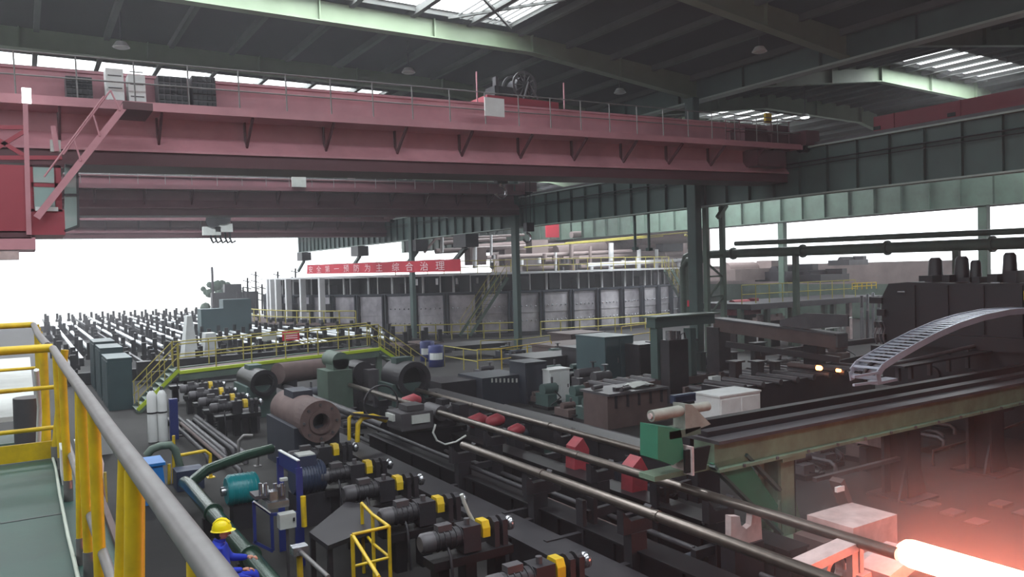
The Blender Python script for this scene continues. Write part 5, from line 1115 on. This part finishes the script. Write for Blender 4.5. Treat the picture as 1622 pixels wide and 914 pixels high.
# pink lit block casting near hot tube
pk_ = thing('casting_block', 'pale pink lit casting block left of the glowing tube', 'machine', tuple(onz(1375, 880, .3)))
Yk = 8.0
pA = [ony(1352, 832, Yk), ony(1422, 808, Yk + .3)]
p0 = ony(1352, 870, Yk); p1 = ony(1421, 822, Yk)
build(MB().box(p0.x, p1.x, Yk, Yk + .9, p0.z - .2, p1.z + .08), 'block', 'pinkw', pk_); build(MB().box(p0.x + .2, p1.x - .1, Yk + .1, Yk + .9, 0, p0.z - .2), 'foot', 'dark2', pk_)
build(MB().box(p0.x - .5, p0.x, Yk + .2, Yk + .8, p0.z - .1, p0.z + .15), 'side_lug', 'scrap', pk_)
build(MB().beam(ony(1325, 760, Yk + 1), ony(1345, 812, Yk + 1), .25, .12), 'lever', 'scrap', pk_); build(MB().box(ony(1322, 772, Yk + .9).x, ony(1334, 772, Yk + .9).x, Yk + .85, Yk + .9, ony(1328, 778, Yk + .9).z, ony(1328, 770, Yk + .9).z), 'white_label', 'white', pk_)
rs = thing('roll_support', 'pale pink roll support frame below the ends of the bars', 'stand', tuple(onz(1330, 900, .3)))
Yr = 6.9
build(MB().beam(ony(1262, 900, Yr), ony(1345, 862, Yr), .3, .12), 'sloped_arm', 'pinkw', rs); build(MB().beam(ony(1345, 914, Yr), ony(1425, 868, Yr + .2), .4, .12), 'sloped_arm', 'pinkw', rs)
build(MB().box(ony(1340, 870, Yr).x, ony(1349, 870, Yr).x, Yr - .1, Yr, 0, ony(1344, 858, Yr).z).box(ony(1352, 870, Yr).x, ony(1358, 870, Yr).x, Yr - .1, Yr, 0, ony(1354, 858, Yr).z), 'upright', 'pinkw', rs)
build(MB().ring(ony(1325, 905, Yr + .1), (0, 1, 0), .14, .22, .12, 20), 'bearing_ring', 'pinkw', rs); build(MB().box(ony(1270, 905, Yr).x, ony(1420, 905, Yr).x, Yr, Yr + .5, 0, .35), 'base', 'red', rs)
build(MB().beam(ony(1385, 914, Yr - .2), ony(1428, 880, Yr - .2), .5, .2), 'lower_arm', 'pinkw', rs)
# thin portal hoops and box at the far right floor
for k, pts in enumerate((((1478, 714), (1545, 695), (1548, 760), (1515, 772)), ((1584, 745), (1584, 682), (1622, 668)))):
    r = thing('pipe_hoop', ('thin rectangular pipe barrier right of the second green beam post', 'thin pipe barrier at the right edge of the frame')[k], 'rail', tuple(ony(*pts[0], 11.35)))
    build(MB().path([ony(a_, b_, 11.35) for a_, b_ in pts], .035, 6), 'hoop_pipe', 'scrap', r)
    for p_ in pts[:2]: q = ony(*p_, 11.35); build(MB().tube((q.x, 11.35, 0), q, .035, 6), 'leg', 'scrap', r)
bxr = thing('hydrant_box', 'brown grey box with a pale upright pipe beside the second beam post', 'machine', tuple(ony(1495, 790, 12)))
p0 = ony(1478, 785, 12); p1 = ony(1512, 732, 12); build(MB().box(p0.x, p1.x, 12, 12.6, 0, p1.z), 'box', 'scrap', bxr); q = ony(1502, 730, 12.2); build(MB().tube(q - V(0, 0, .1), q + V(0, 0, .42), .06, 8), 'pipe', 'offw', bxr)
for k in range(5):
    q = onz(1470 + 38 * k, 800 + (k % 3) * 14, 0); solo(MB().box(q.x - .2, q.x + .25, q.y - .15, q.y + .15, 0, .03 + .02 * (k % 2)), 'scrap_plate', 'scrap', 'small rusty scrap plate on the red lit floor', 'scrap', 'scrap plates on the red lit floor')
# pipes and clutter behind the beam right
for k in range(7):
    px = 1500 + 18 * k; q = ony(px, 640, 14); solo(MB().box(q.x - .1, q.x + .1, 14, 14.3, 0, ony(px, 632 - 6 * (k % 3), 14).z), 'steel_post', 'dark2', 'dark square post in the gloom behind the right part of the beam', 'post', 'dark posts behind the beam')
# small dark machines in hall distance right
for k in range(12):
    px = 1185 + k * 17; q = ony(px, 640 - (k % 4) * 12, 19 + (k % 3)); s = .3 + .15 * (k % 3)
    r = thing('floor_machine', 'small dark floor machine between the white cabinet and the roller table', 'machine', (q.x, q.y, 0), 'dark floor machines'); h = max(.4, q.z)
    build(MB().box(q.x - s, q.x + s, q.y - s, q.y + s, 0, h * .7), 'machine_body', 'dark2' if k % 2 else 'frame', r); build(MB().tube((q.x - s, q.y, h * .75), (q.x + s, q.y, h * .75), .18, 10), 'drum', 'dark2', r)

# ================================================================== WORKER
from mathutils import Quaternion
wx, wy = 2.5, 12.3
wk_ = thing('person', 'person in blue workwear and a yellow safety helmet sitting beside the pipe', 'person', (wx, wy, 0))
def skin(name, joints, edges, m, parent, sub=2):
    me = bpy.data.meshes.new(name); og = origin(parent)
    me.from_pydata([tuple(Vector(j[0]) - og) for j in joints], edges, []); o = bpy.data.objects.new(name, me); C.objects.link(o); o.parent = parent
    sk = o.modifiers.new('skin', 'SKIN'); sk.use_smooth_shade = True
    for i, j in enumerate(joints):
        r_ = j[1]; me.skin_vertices[0].data[i].radius = (r_, r_) if not isinstance(r_, tuple) else r_
    me.skin_vertices[0].data[0].use_root = True
    o.modifiers.new('sub', 'SUBSURF').levels = sub; o.modifiers['sub'].render_levels = sub
    me.materials.append(M[m]); return o
# helmet centre from the photograph, body leaning slightly to the right (towards +x)
hc = ony(351, 833, wy); S = 1.0
F = V(.93, -.36, 0).normalized(); L = V(-F.y, F.x, 0)        # facing right, left-hand side away from camera
def B(f, l, z): return hc + F * f + L * l + V(0, 0, z)
# body : pelvis root, seated
J = [(B(-.06, 0, -.80), .19), (B(-.10, 0, -.58), .195), (B(-.09, 0, -.38), .2), (B(-.06, 0, -.27), .13), (B(-.02, 0, -.18), .055),
     (B(-.06, .22, -.36), .095), (B(.06, .27, -.58), .07), (B(.34, .16, -.56), .042),
     (B(-.06, -.22, -.36), .095), (B(.03, -.29, -.60), .07), (B(.32, -.2, -.62), .043),
     (B(.08, .1, -.84), .105), (B(.45, .13, -.80), .08), (B(.42, .13, -1.22), .055),
     (B(.08, -.1, -.84), .105), (B(.42, -.14, -.80), .08), (B(.36, -.14, -1.22), .055)]
dz = 0
E_ = [(0, 1), (1, 2), (2, 3), (3, 4), (2, 5), (5, 6), (6, 7), (2, 8), (8, 9), (9, 10), (0, 11), (11, 12), (12, 13), (0, 14), (14, 15), (15, 16)]
skin('workwear', J, E_, 'suit', wk_)
for s, a in ((1, 13), (-1, 16)):
    p = J[a][0]; build(MB().path([p, V(p.x, p.y, p.z - .3)], [.052, .058], 12).path([V(p.x, p.y, p.z - .3) - F * .08, V(p.x, p.y, p.z - .29), V(p.x, p.y, p.z - .31) + F * .19], [.05, .06, .035], 10), 'boot', 'dark', wk_)
sq = B(-.05, 0, 0); zf = J[13][0].z - .36
solo(MB().box(sq.x - .3, sq.x + .22, sq.y - .25, sq.y + .25, 0, J[0][0].z - .17), 'seat_box', 'dark2', 'dark box the worker in blue sits on', 'box')
solo(MB().box(sq.x + .22, sq.x + .75, sq.y - .45, sq.y + .15, 0, zf + .0), 'step_box', 'dark2', 'low dark step under the feet of the worker in blue', 'step')
hd = MB(); hd.ball(hc + V(0, 0, -.09), .1, 16, 12, (.95, .95, 1.22)); build(hd, 'head', 'skin', wk_)
fc = hc + V(0, 0, -.1)
build(MB().path([fc + F * .09 + V(0, 0, .02), fc + F * .125 + V(0, 0, -.025), fc + F * .095 + V(0, 0, -.035)], [.012, .018, .014], 8), 'nose', 'skin', wk_)
for s in (1, -1):
    build(MB().ball(fc + F * .086 + L * .035 * s + V(0, 0, .015), .012, 8, 6), 'eye', 'hair', wk_)
    build(MB().ball(fc + L * .094 * s - F * .005 + V(0, 0, -.01), .03, 8, 6, (.6, .6, 1)), 'ear', 'skin', wk_)
build(MB().beam(fc + F * .092 - L * .025 + V(0, 0, -.062), fc + F * .092 + L * .025 + V(0, 0, -.062), .012, .008), 'mouth', 'red', wk_)
build(MB().tube(fc + V(0, 0, -.18) - F * .02, fc + V(0, 0, -.08), .052, 12), 'neck', 'skin', wk_)
build(MB().ball(fc - F * .02 + V(0, 0, .0), .102, 14, 10, (.95, .95, 1.0)), 'hair', 'hair', wk_)
hm = MB(); n = 20; vs = []; fs = []
for j in range(6):
    t = PI / 2 * j / 5
    for i in range(n): a_ = 2 * PI * i / n; rr = math.cos(t) if j < 5 else .05; vs.append(hc + (F * math.cos(a_) * .148 + L * math.sin(a_) * .122) * rr + V(0, 0, -.055 + .165 * math.sin(t)))
for j in range(5):
    for i in range(n): fs.append((j * n + i, j * n + (i + 1) % n, (j + 1) * n + (i + 1) % n, (j + 1) * n + i))
hm.add(vs, fs, True)
he = build(hm, 'helmet', 'helmet', wk_)
bm_ = MB(); vs = []
for i in range(n): a_ = 2 * PI * i / n; f_x = 1.12 + .28 * max(0, math.cos(a_)); vs += [hc + F * math.cos(a_) * .146 + L * math.sin(a_) * .12 + V(0, 0, -.05), hc + F * math.cos(a_) * .146 * f_x + L * math.sin(a_) * .12 * 1.1 + V(0, 0, -.068)]
bm_.add(vs, [(2 * i, 2 * i + 1, (2 * i + 3) % (2 * n), (2 * i + 2) % (2 * n)) for i in range(n)], True); build(bm_, 'helmet_brim', 'helmet', he)
for j in (-1, 0, 1): build(MB().path([hc + F * (-.12 + .06 * k_) + L * .035 * j + V(0, 0, -.055 + .168 * math.sqrt(max(0, 1 - ((-.12 + .06 * k_) / .15) ** 2))) for k_ in range(5)], .008, 5), 'helmet_ridge', 'helmet', he)
build(MB().ring(hc + V(0, 0, -.235) - F * .035, (0, 0, 1), .06, .085, .05, 14), 'collar', 'suit', wk_)
# hands with fingers
for s, a in ((1, 7), (-1, 10)):
    w0 = J[a][0]; d = (J[a][0] - J[a - 1][0]).normalized(); palm = [w0 - d * .02, w0 + d * .04, w0 + d * .09]
    jj = [(palm[0], .028), (palm[1], .034), (palm[2], .032)]; ee = [(0, 1), (1, 2)]
    side = d.cross(V(0, 0, 1)).normalized()
    skin('palm', jj, ee, 'skin', wk_, 1)
    for k in range(4):
        b0 = palm[2] + side * (.026 - .0175 * k); ln = (.034, .04, .037, .028)[k]
        skin('finger', [(b0, .0095), (b0 + d * ln, .009), (b0 + d * ln * 1.6 - V(0, 0, .022), .0085), (b0 + d * ln * 1.7 - V(0, 0, .045), .0075)], [(0, 1), (1, 2), (2, 3)], 'skin', wk_, 1)
    b0 = palm[1] + side * .03; skin('thumb', [(b0, .011), (b0 + side * .03 + d * .02, .01), (b0 + side * .035 + d * .05 - V(0, 0, .01), .009)], [(0, 1), (1, 2)], 'skin', wk_, 1)

# ================================================================== FOREGROUND PLATFORM AND RAILING
DZ = 3.56
dk = thing('viewing_platform', 'dark green painted steel platform floor in the lower left foreground', 'platform', (-1, 3, DZ))
build(MB().box(-3.2, .22, -3, 9.1, DZ - .05, DZ), 'deck_plate', 'deck', dk); build(MB().box(.22, .5, -3, 9.1, DZ - .12, DZ - .03), 'edge_channel', 'deck', dk)
build(MB().box(.46, .5, -3, 9.1, DZ - .3, DZ + .02), 'edge_lip', 'scrap', dk)
for y in (-2, 2.5, 8.8): build(MB().box(-.1, .1, y, y + .2, 0, DZ - .05), 'leg', 'green2', dk)
for k in range(5): build(MB().box(-3.2, .45, -2.5 + 2.6 * k, -2.42 + 2.6 * k, DZ - .25, DZ - .05), 'joist', 'green2', dk)
for k in range(3): build(MB().box(-3.2, .22, .8 + 3 * k, .815 + 3 * k, DZ, DZ + .004), 'weld_seam', 'mid', dk)
RR = thing('platform_railing', 'near yellow railing with a thick grey handrail running along the platform edge', 'railing', (.3, 5, DZ))
HR = [ony(352, 935, 1.72), onz(340, 914, 4.66), onz(180, 690, 4.66), onz(125, 612, 4.66), onz(100, 578, 4.66), onz(80, 548, 4.66)]
hp = [V(.335, -.6, 4.66), V(.335, 1.76, 4.66), V(.30, 3.6, 4.66), V(.275, 5.6, 4.66), V(.25, 7.2, 4.66), V(.235, 8.9, 4.66)]
build(MB().path(hp, .034, 16), 'handrail', 'rail', RR)
build(MB().path([V(.33, .5, 3.95), V(.315, 3, 3.92), V(.3, 5.2, 3.9), V(.28, 8.9, 3.9)], .026, 12), 'lower_pipe', 'rail', RR)
build(MB().path([V(.335, .5, 4.28), V(.3, 3, 4.28)], .02, 10), 'middle_pipe', 'rail', RR) if False else None
# posts: (top pixel, bottom pixel, depth)
def lean(y, px_top, px_bot, py_bot, r, nm='post', m='yellow', ztop=4.64):
    t = ony(px_top, 600, y); b = ony(px_bot, py_bot, y); zb = max(b.z, DZ - .05)
    # x at the top from the ray through the handrail height
    xt = hp[0].x
    for a_, b_ in zip(hp, hp[1:]):
        if a_.y <= y <= b_.y: xt = a_.lerp(b_, (y - a_.y) / (b_.y - a_.y)).x
    return build(MB().tube(V(b.x, y, zb), V(xt + (px_top) * 0, y, ztop), r, 12), nm, m, RR)
for y, xb_, r_, zb_ in ((1.95, .31, .03, DZ), (3.28, .245, .024, DZ), (3.02, .275, .034, DZ), (4.55, .29, .03, DZ - .02), (5.35, .285, .03, DZ - .02), (5.6, .25, .02, DZ), (7.3, .26, .03, DZ), (8.3, .25, .03, DZ), (8.9, .22, .034, DZ)):
    xt = hp[0].x
    for a_, b_ in zip(hp, hp[1:]):
        if a_.y <= y <= b_.y: xt = a_.lerp(b_, (y - a_.y) / (b_.y - a_.y)).x
    build(MB().tube(V(xb_, y, zb_ + .12), V(xt, y, 4.64), r_, 12), 'post', 'yellow', RR); build(MB().tube(V(xb_, y, zb_ - .03), V(xb_, y, zb_ + .14), r_ * 1.15, 12), 'post_foot', 'rail', RR)
for (x, y) in ((.305, 3.02),): build(MB().box(x - .02, x + .07, y - .02, y + .03, 4.02, 4.1), 'clip', 'dark', RR)
# end railing across the platform
ER = thing('platform_railing', 'yellow railing across the far end of the green platform', 'railing', (-.3, 9.1, DZ))
ye = 9.0
for z, r_, yy in ((4.66, .042, ye), (4.27, .022, ye), (3.87, .022, ye)): build(MB().tube((-3.2, yy, z), (.235, yy, z), r_, 12), 'rail', 'yellow', ER)
build(MB().box(-3.2, .2, ye - .01, ye + .02, DZ + .01, DZ + .18), 'toe_board', 'yellow', ER)
for x in (-1.6, -3.0): build(MB().tube((x, ye, DZ), (x, ye, 4.66), .028, 10), 'post', 'yellow', ER)
E2 = thing('platform_railing', 'farther yellow railing on the lower landing beyond the green platform', 'railing', (-.3, 14.5, 3.5))
for z, r_ in ((4.66, .045), (3.98, .025)): build(MB().tube((-3.2, 14.4, z), (.13, 14.4, z), r_, 12), 'rail', 'yellow', E2)
build(MB().path([V(.13, 14.4, 4.66), V(.15, 11.5, 4.66), V(.2, 9.3, 4.66)], .04, 12), 'rail', 'rail', E2)
for y in (9.8, 11.0, 12.2, 13.3, 14.4): build(MB().tube((.17, y, 3.2), (.17, y, 4.66), .04, 10), 'post', 'yellow', E2)
ld = thing('landing', 'grey landing floor beyond the end railing of the platform', 'platform', (-1, 12, 3)); build(MB().box(-3.2, .25, 9.3, 14.6, 2.9, 3.0), 'landing_plate', 'deck', ld); build(MB().box(-6, .15, 19, 34, 2.5, 2.6), 'daylit_floor_plate', 'offw', ld); build(MB().box(-.1, .1, 25, 25.2, 0, 2.5), 'leg', 'green2', ld); build(MB().box(-.1, .1, 12, 12.2, 0, 2.9), 'leg', 'green2', ld)  # off-white second plate paints the daylit floor farther off
for k in range(4): build(MB().box(-3.2, .2, 9.7 + k * 1.2, 9.74 + k * 1.2, 3.0, 3.03), 'tread_bar', 'green2', ld)
solo(MB().tube((.05, 12.6, 3.0), (.05, 12.6, 3.75), .22, 14), 'round_tin', 'mid', 'dark round tin on the landing behind the yellow railing', 'tin')
solo(MB().path([V(.08, 10.6, 3.2), V(.12, 10.4, 3.9), V(.1, 10.1, 4.35)], .03, 6), 'white_strut', 'white', 'white slanted strut on the landing behind the yellow railing', 'strut')
# white wall-like plate by the corner, cable along the edge
solo(MB().box(.235, .262, 7.9, 9.6, DZ - .1, DZ + .28), 'corner_sheet', 'white', 'bright white sheet at the far right corner of the green platform', 'sheet')
cab = thing('cable', 'thick pale cable lying along the right edge of the platform', 'cable', (.2, 6, DZ))
cpt = [onz(x_, y_, DZ + .03) for x_, y_ in ((128, 935), (118, 890), (108, 850), (101, 815), (94, 780), (89, 745), (83, 722), (77, 706), (78, 697))]
build(MB().path(cpt, .012, 8), 'cable_line', 'cable', cab)
solo(MB().path([ony(x_, y_, 6.5) for x_, y_ in ((118, 700), (128, 697), (142, 703), (154, 715), (160, 735), (158, 765), (152, 820))], .02, 8), 'cable_loop', 'white', 'white cable looping over the platform edge behind the yellow posts', 'cable')
# ladder-like stair behind posts going down (pale) and white wall piece
solo(MB().path([V(.62, 9.5, 3.5), V(1.0, 13.5, 1.2), V(1.15, 15.5, .02)], .03, 8), 'handrail_pipe', 'offw', 'pale sloping pipe going down behind the yellow posts', 'rail')
for k in range(5): solo(MB().tube(ony(146 + k * 5, 700 + k * 12, 12.5), ony(148 + k * 5, 740 + k * 14, 12.5), .025, 6), 'rail_bar', 'yellow2', 'thin dull yellow bar seen between the platform posts', 'rail', 'thin bars behind the platform posts')
solo(MB().hexa([(1.6, 27, 0), (2.2, 27, 0), (2.2, 27.5, 0), (1.6, 27.5, 0), (1.6, 27, 1.2), (2.0, 27, .9), (2.0, 27.5, .9), (1.6, 27.5, 1.2)]), 'white_board', 'white', 'small white board leaning on the floor behind the handrail', 'board')
solo(MB().box(ony(152, 600, 46).x, ony(172, 600, 46).x, 46.0, 46.1, .3, 2.2), 'light_panel', 'white', 'pale panel behind the farthest blue green cabinet', 'panel')
# floor markings and low things on the left floor
for k in range(7):
    q = onz(300 + k * 14, 690 - k * 6, 0); solo(MB().box(q.x - .6, q.x + .9, q.y - .05, q.y + .05, 0, .05), 'floor_plate_edge', 'dark2', 'raised floor plate edge left of the roller motors', 'floor plate', 'raised floor plate edges')

# ================================================================== LOW MACHINERY AND CLUTTER ON THE FLOOR
rnd = random.Random(21)
def floorpipes(label, group, x0, x1, y0, y1, n, rmax=.09, m=('dark2', 'mid', 'scrap')):
    for k in range(n):
        x = x0 + (x1 - x0) * (k + rnd.random() * .6) / n; a = y0 + rnd.random() * (y1 - y0) * .3; b = y1 - rnd.random() * (y1 - y0) * .3; r_ = rmax * (.5 + .5 * rnd.random()); z = r_ + .01
        solo(MB().path([V(x, a, .02), V(x, a, z + .12), V(x, a + .15, z + .2), V(x, b, z + .2), V(x, b + .12, .02)], r_, 8), 'floor_pipe', rnd.choice(m), label, 'pipe', group)
floorpipes('dark service pipe running along the floor left of the roller motors', 'service pipes left of the roller motors', 4.3, 5.3, 21, 33, 6)
floorpipes('dark service pipe running along the floor between the bed beams', 'service pipes between the bed beams', 8.7, 10.1, 6, 24, 5, .07)
floorpipes('dark pipe running along the floor beyond the toothed rack beam', 'pipes beyond the rack beam', 13.6, 15.2, 14, 26, 6)
floorpipes('dark pipe on the floor behind the green track beam', 'pipes behind the track beam', 17, 24, 12.2, 15.5, 8)
def unit(x, y, label, group, s=1.):
    r = thing('pump_unit', label, 'machine', (x, y, 0), group)
    k = rnd.randrange(4); h = (.35 + .5 * rnd.random()) * s; w = (.3 + .4 * rnd.random()) * s; d = (.3 + .4 * rnd.random()) * s; m = rnd.choice(['dark2', 'frame', 'scrap', 'mid', 'green'])
    build(MB().box(x - w, x + w, y - d, y + d, 0, .12), 'base_plate', 'dark', r)
    build(MB().box(x - w * .8, x + w * .3, y - d * .8, y + d * .8, .12, .12 + h * .6), 'body', m, r)
    build(MB().tube((x - w * .7, y, .12 + h * .8), (x + w * .9, y, .12 + h * .8), h * .3, 12), 'drum', m, r)
    build(MB().tube((x + w * .5, y, .12), (x + w * .5, y, .12 + h * 1.4), .05 * s, 8), 'riser', 'mid', r)
    if k % 2: build(MB().ring((x + w * .5, y, .12 + h * 1.4), (0, 0, 1), .04 * s, .14 * s, .03, 12), 'hand_wheel', 'mid', r)
    build(MB().path([V(x - w * .6, y - d, .2), V(x - w * .2, y - d * 1.3, .5 * h), V(x + w * .5, y - d * 1.1, .6 * h), V(x + w * .5, y, h)], .03 * s, 6), 'hose', 'dark', r)
for k in range(9): unit(12.0 + rnd.random() * .5, 13.5 + k * 1.5, 'low dark drive unit between the farthest bar and the rack beam', 'drive units beside the rack beam', .6)
for k in range(8): unit(15.5 + rnd.random() * 2.5, 21.5 + k * 1.1, 'dark pump unit on the floor left of the cluttered bench', 'pump units left of the bench', .9)
for k in range(10): unit(19 + rnd.random() * 6, 26 + k * 1.6, 'dark pump unit on the floor in front of the furnace', 'pump units in front of the furnace', 1.1)
for k in range(8): unit(18 + k * .9, 14.2 + rnd.random() * 1.6, 'dark unit standing behind the green track beam', 'units behind the track beam', .8)
for k in range(8): unit(26 + k * 1.3, 23 + rnd.random() * 4, 'dark unit below the raised platform', 'units below the raised platform', 1.2)
for k in range(5): unit(8.9 + rnd.random() * .6, 24.5 + k * 1.5, 'greasy drive unit under the right half of the footbridge', 'drive units under the footbridge', .9)
for k in range(4): unit(15 + k * 1.3, 12.6 + rnd.random() * .6, 'brown unit in the red glow behind the beam posts', 'units in the red glow', .8)
for k in range(3): unit(9.3, 6.4 + k * 1.6, 'small dark unit between the bars at the lower edge', 'units between the bars', .5)
# roller tables in the gloom, middle right
for j, (x, y, n) in enumerate(((20.5, 19.6, 9), (24.5, 21.6, 8), (18.5, 23.0, 8))):
    r = thing('roller_table', ('dark roller table behind the glowing billets', 'dark roller table right of the thick post', 'dark roller table behind the cluttered bench')[j], 'machine', (x, y, 0))
    for s in (0, 1.5): build(MB().box(x, x + n * .7, y + s - .06, y + s + .06, .55, .85), 'side_beam', 'scrap', r)
    for k in range(n): build(MB().tube((x + .3 + k * .7, y, .8), (x + .3 + k * .7, y + 1.5, .8), .12, 10), 'roller', 'mid', r)
    for k in range(0, n, 2): build(MB().box(x + .3 + k * .7 - .06, x + .36 + k * .7, y - .05, y + .05, 0, .55), 'leg', 'dark2', r)
# extra white conduit on the second motor from the front
solo(MB().path([ony(731, 783, 11.6), ony(735, 795, 11.6), ony(742, 812, 11.6), ony(750, 826, 11.6)], .035, 8), 'flexible_conduit', 'offw', 'short pale flexible conduit joining two of the nearest roller motors', 'conduit')

# ================================================================== HAZE in the hall
hz = bpy.data.materials.new('hall_haze'); hz.use_nodes = True; nt = hz.node_tree; nt.nodes.remove(nt.nodes['Principled BSDF'])
vs_ = nt.nodes.new('ShaderNodeVolumePrincipled'); vs_.inputs['Density'].default_value = .0016; vs_.inputs['Color'].default_value = (.95, .95, 1, 1); vs_.inputs['Anisotropy'].default_value = .5
nt.links.new(vs_.outputs[0], nt.nodes['Material Output'].inputs['Volume'])
M['haze'] = hz
hb_ = build(MB().box(-9.6, 66.8, -8.6, 112.6, -.31, 17.6), 'hall_haze', 'haze');  # volume added to imitate the milky lens glare
lh = bpy.data.materials.new('tube_glow_haze'); lh.use_nodes = True; nt = lh.node_tree; nt.nodes.remove(nt.nodes['Principled BSDF'])  # local volume added to spread the red glare around the tube
vs_ = nt.nodes.new('ShaderNodeVolumeScatter'); vs_.inputs['Color'].default_value = (.95, .9, .9, 1)
tc = nt.nodes.new('ShaderNodeTexCoord'); gr = nt.nodes.new('ShaderNodeTexGradient'); gr.gradient_type = 'SPHERICAL'; mp = nt.nodes.new('ShaderNodeMapping')
mp.inputs['Scale'].default_value = (1 / 2.3, 1 / 5.2, 1 / 1.75)
nt.links.new(tc.outputs['Object'], mp.inputs['Vector']); nt.links.new(mp.outputs[0], gr.inputs[0])
mu = nt.nodes.new('ShaderNodeMath'); mu.operation = 'MULTIPLY'; mu.inputs[1].default_value = .085
nt.links.new(gr.outputs['Fac'], mu.inputs[0]); nt.links.new(mu.outputs[0], vs_.inputs['Density']); nt.links.new(vs_.outputs[0], nt.nodes['Material Output'].inputs['Volume'])
M['hhaze'] = lh
hh = build(MB().ball((0, 0, 0), 1, 24, 16, (2.3, 5.2, 1.75)), 'glow_haze', 'hhaze'); hh.location = (XB + .3, 4.6, 1.35); tag(hh, 'thin haze added around the glowing tube to carry its red glow', 'haze', None, 'stuff')
tag(hb_, 'thin haze added through the whole hall for its milky glare', 'haze', None, 'stuff')
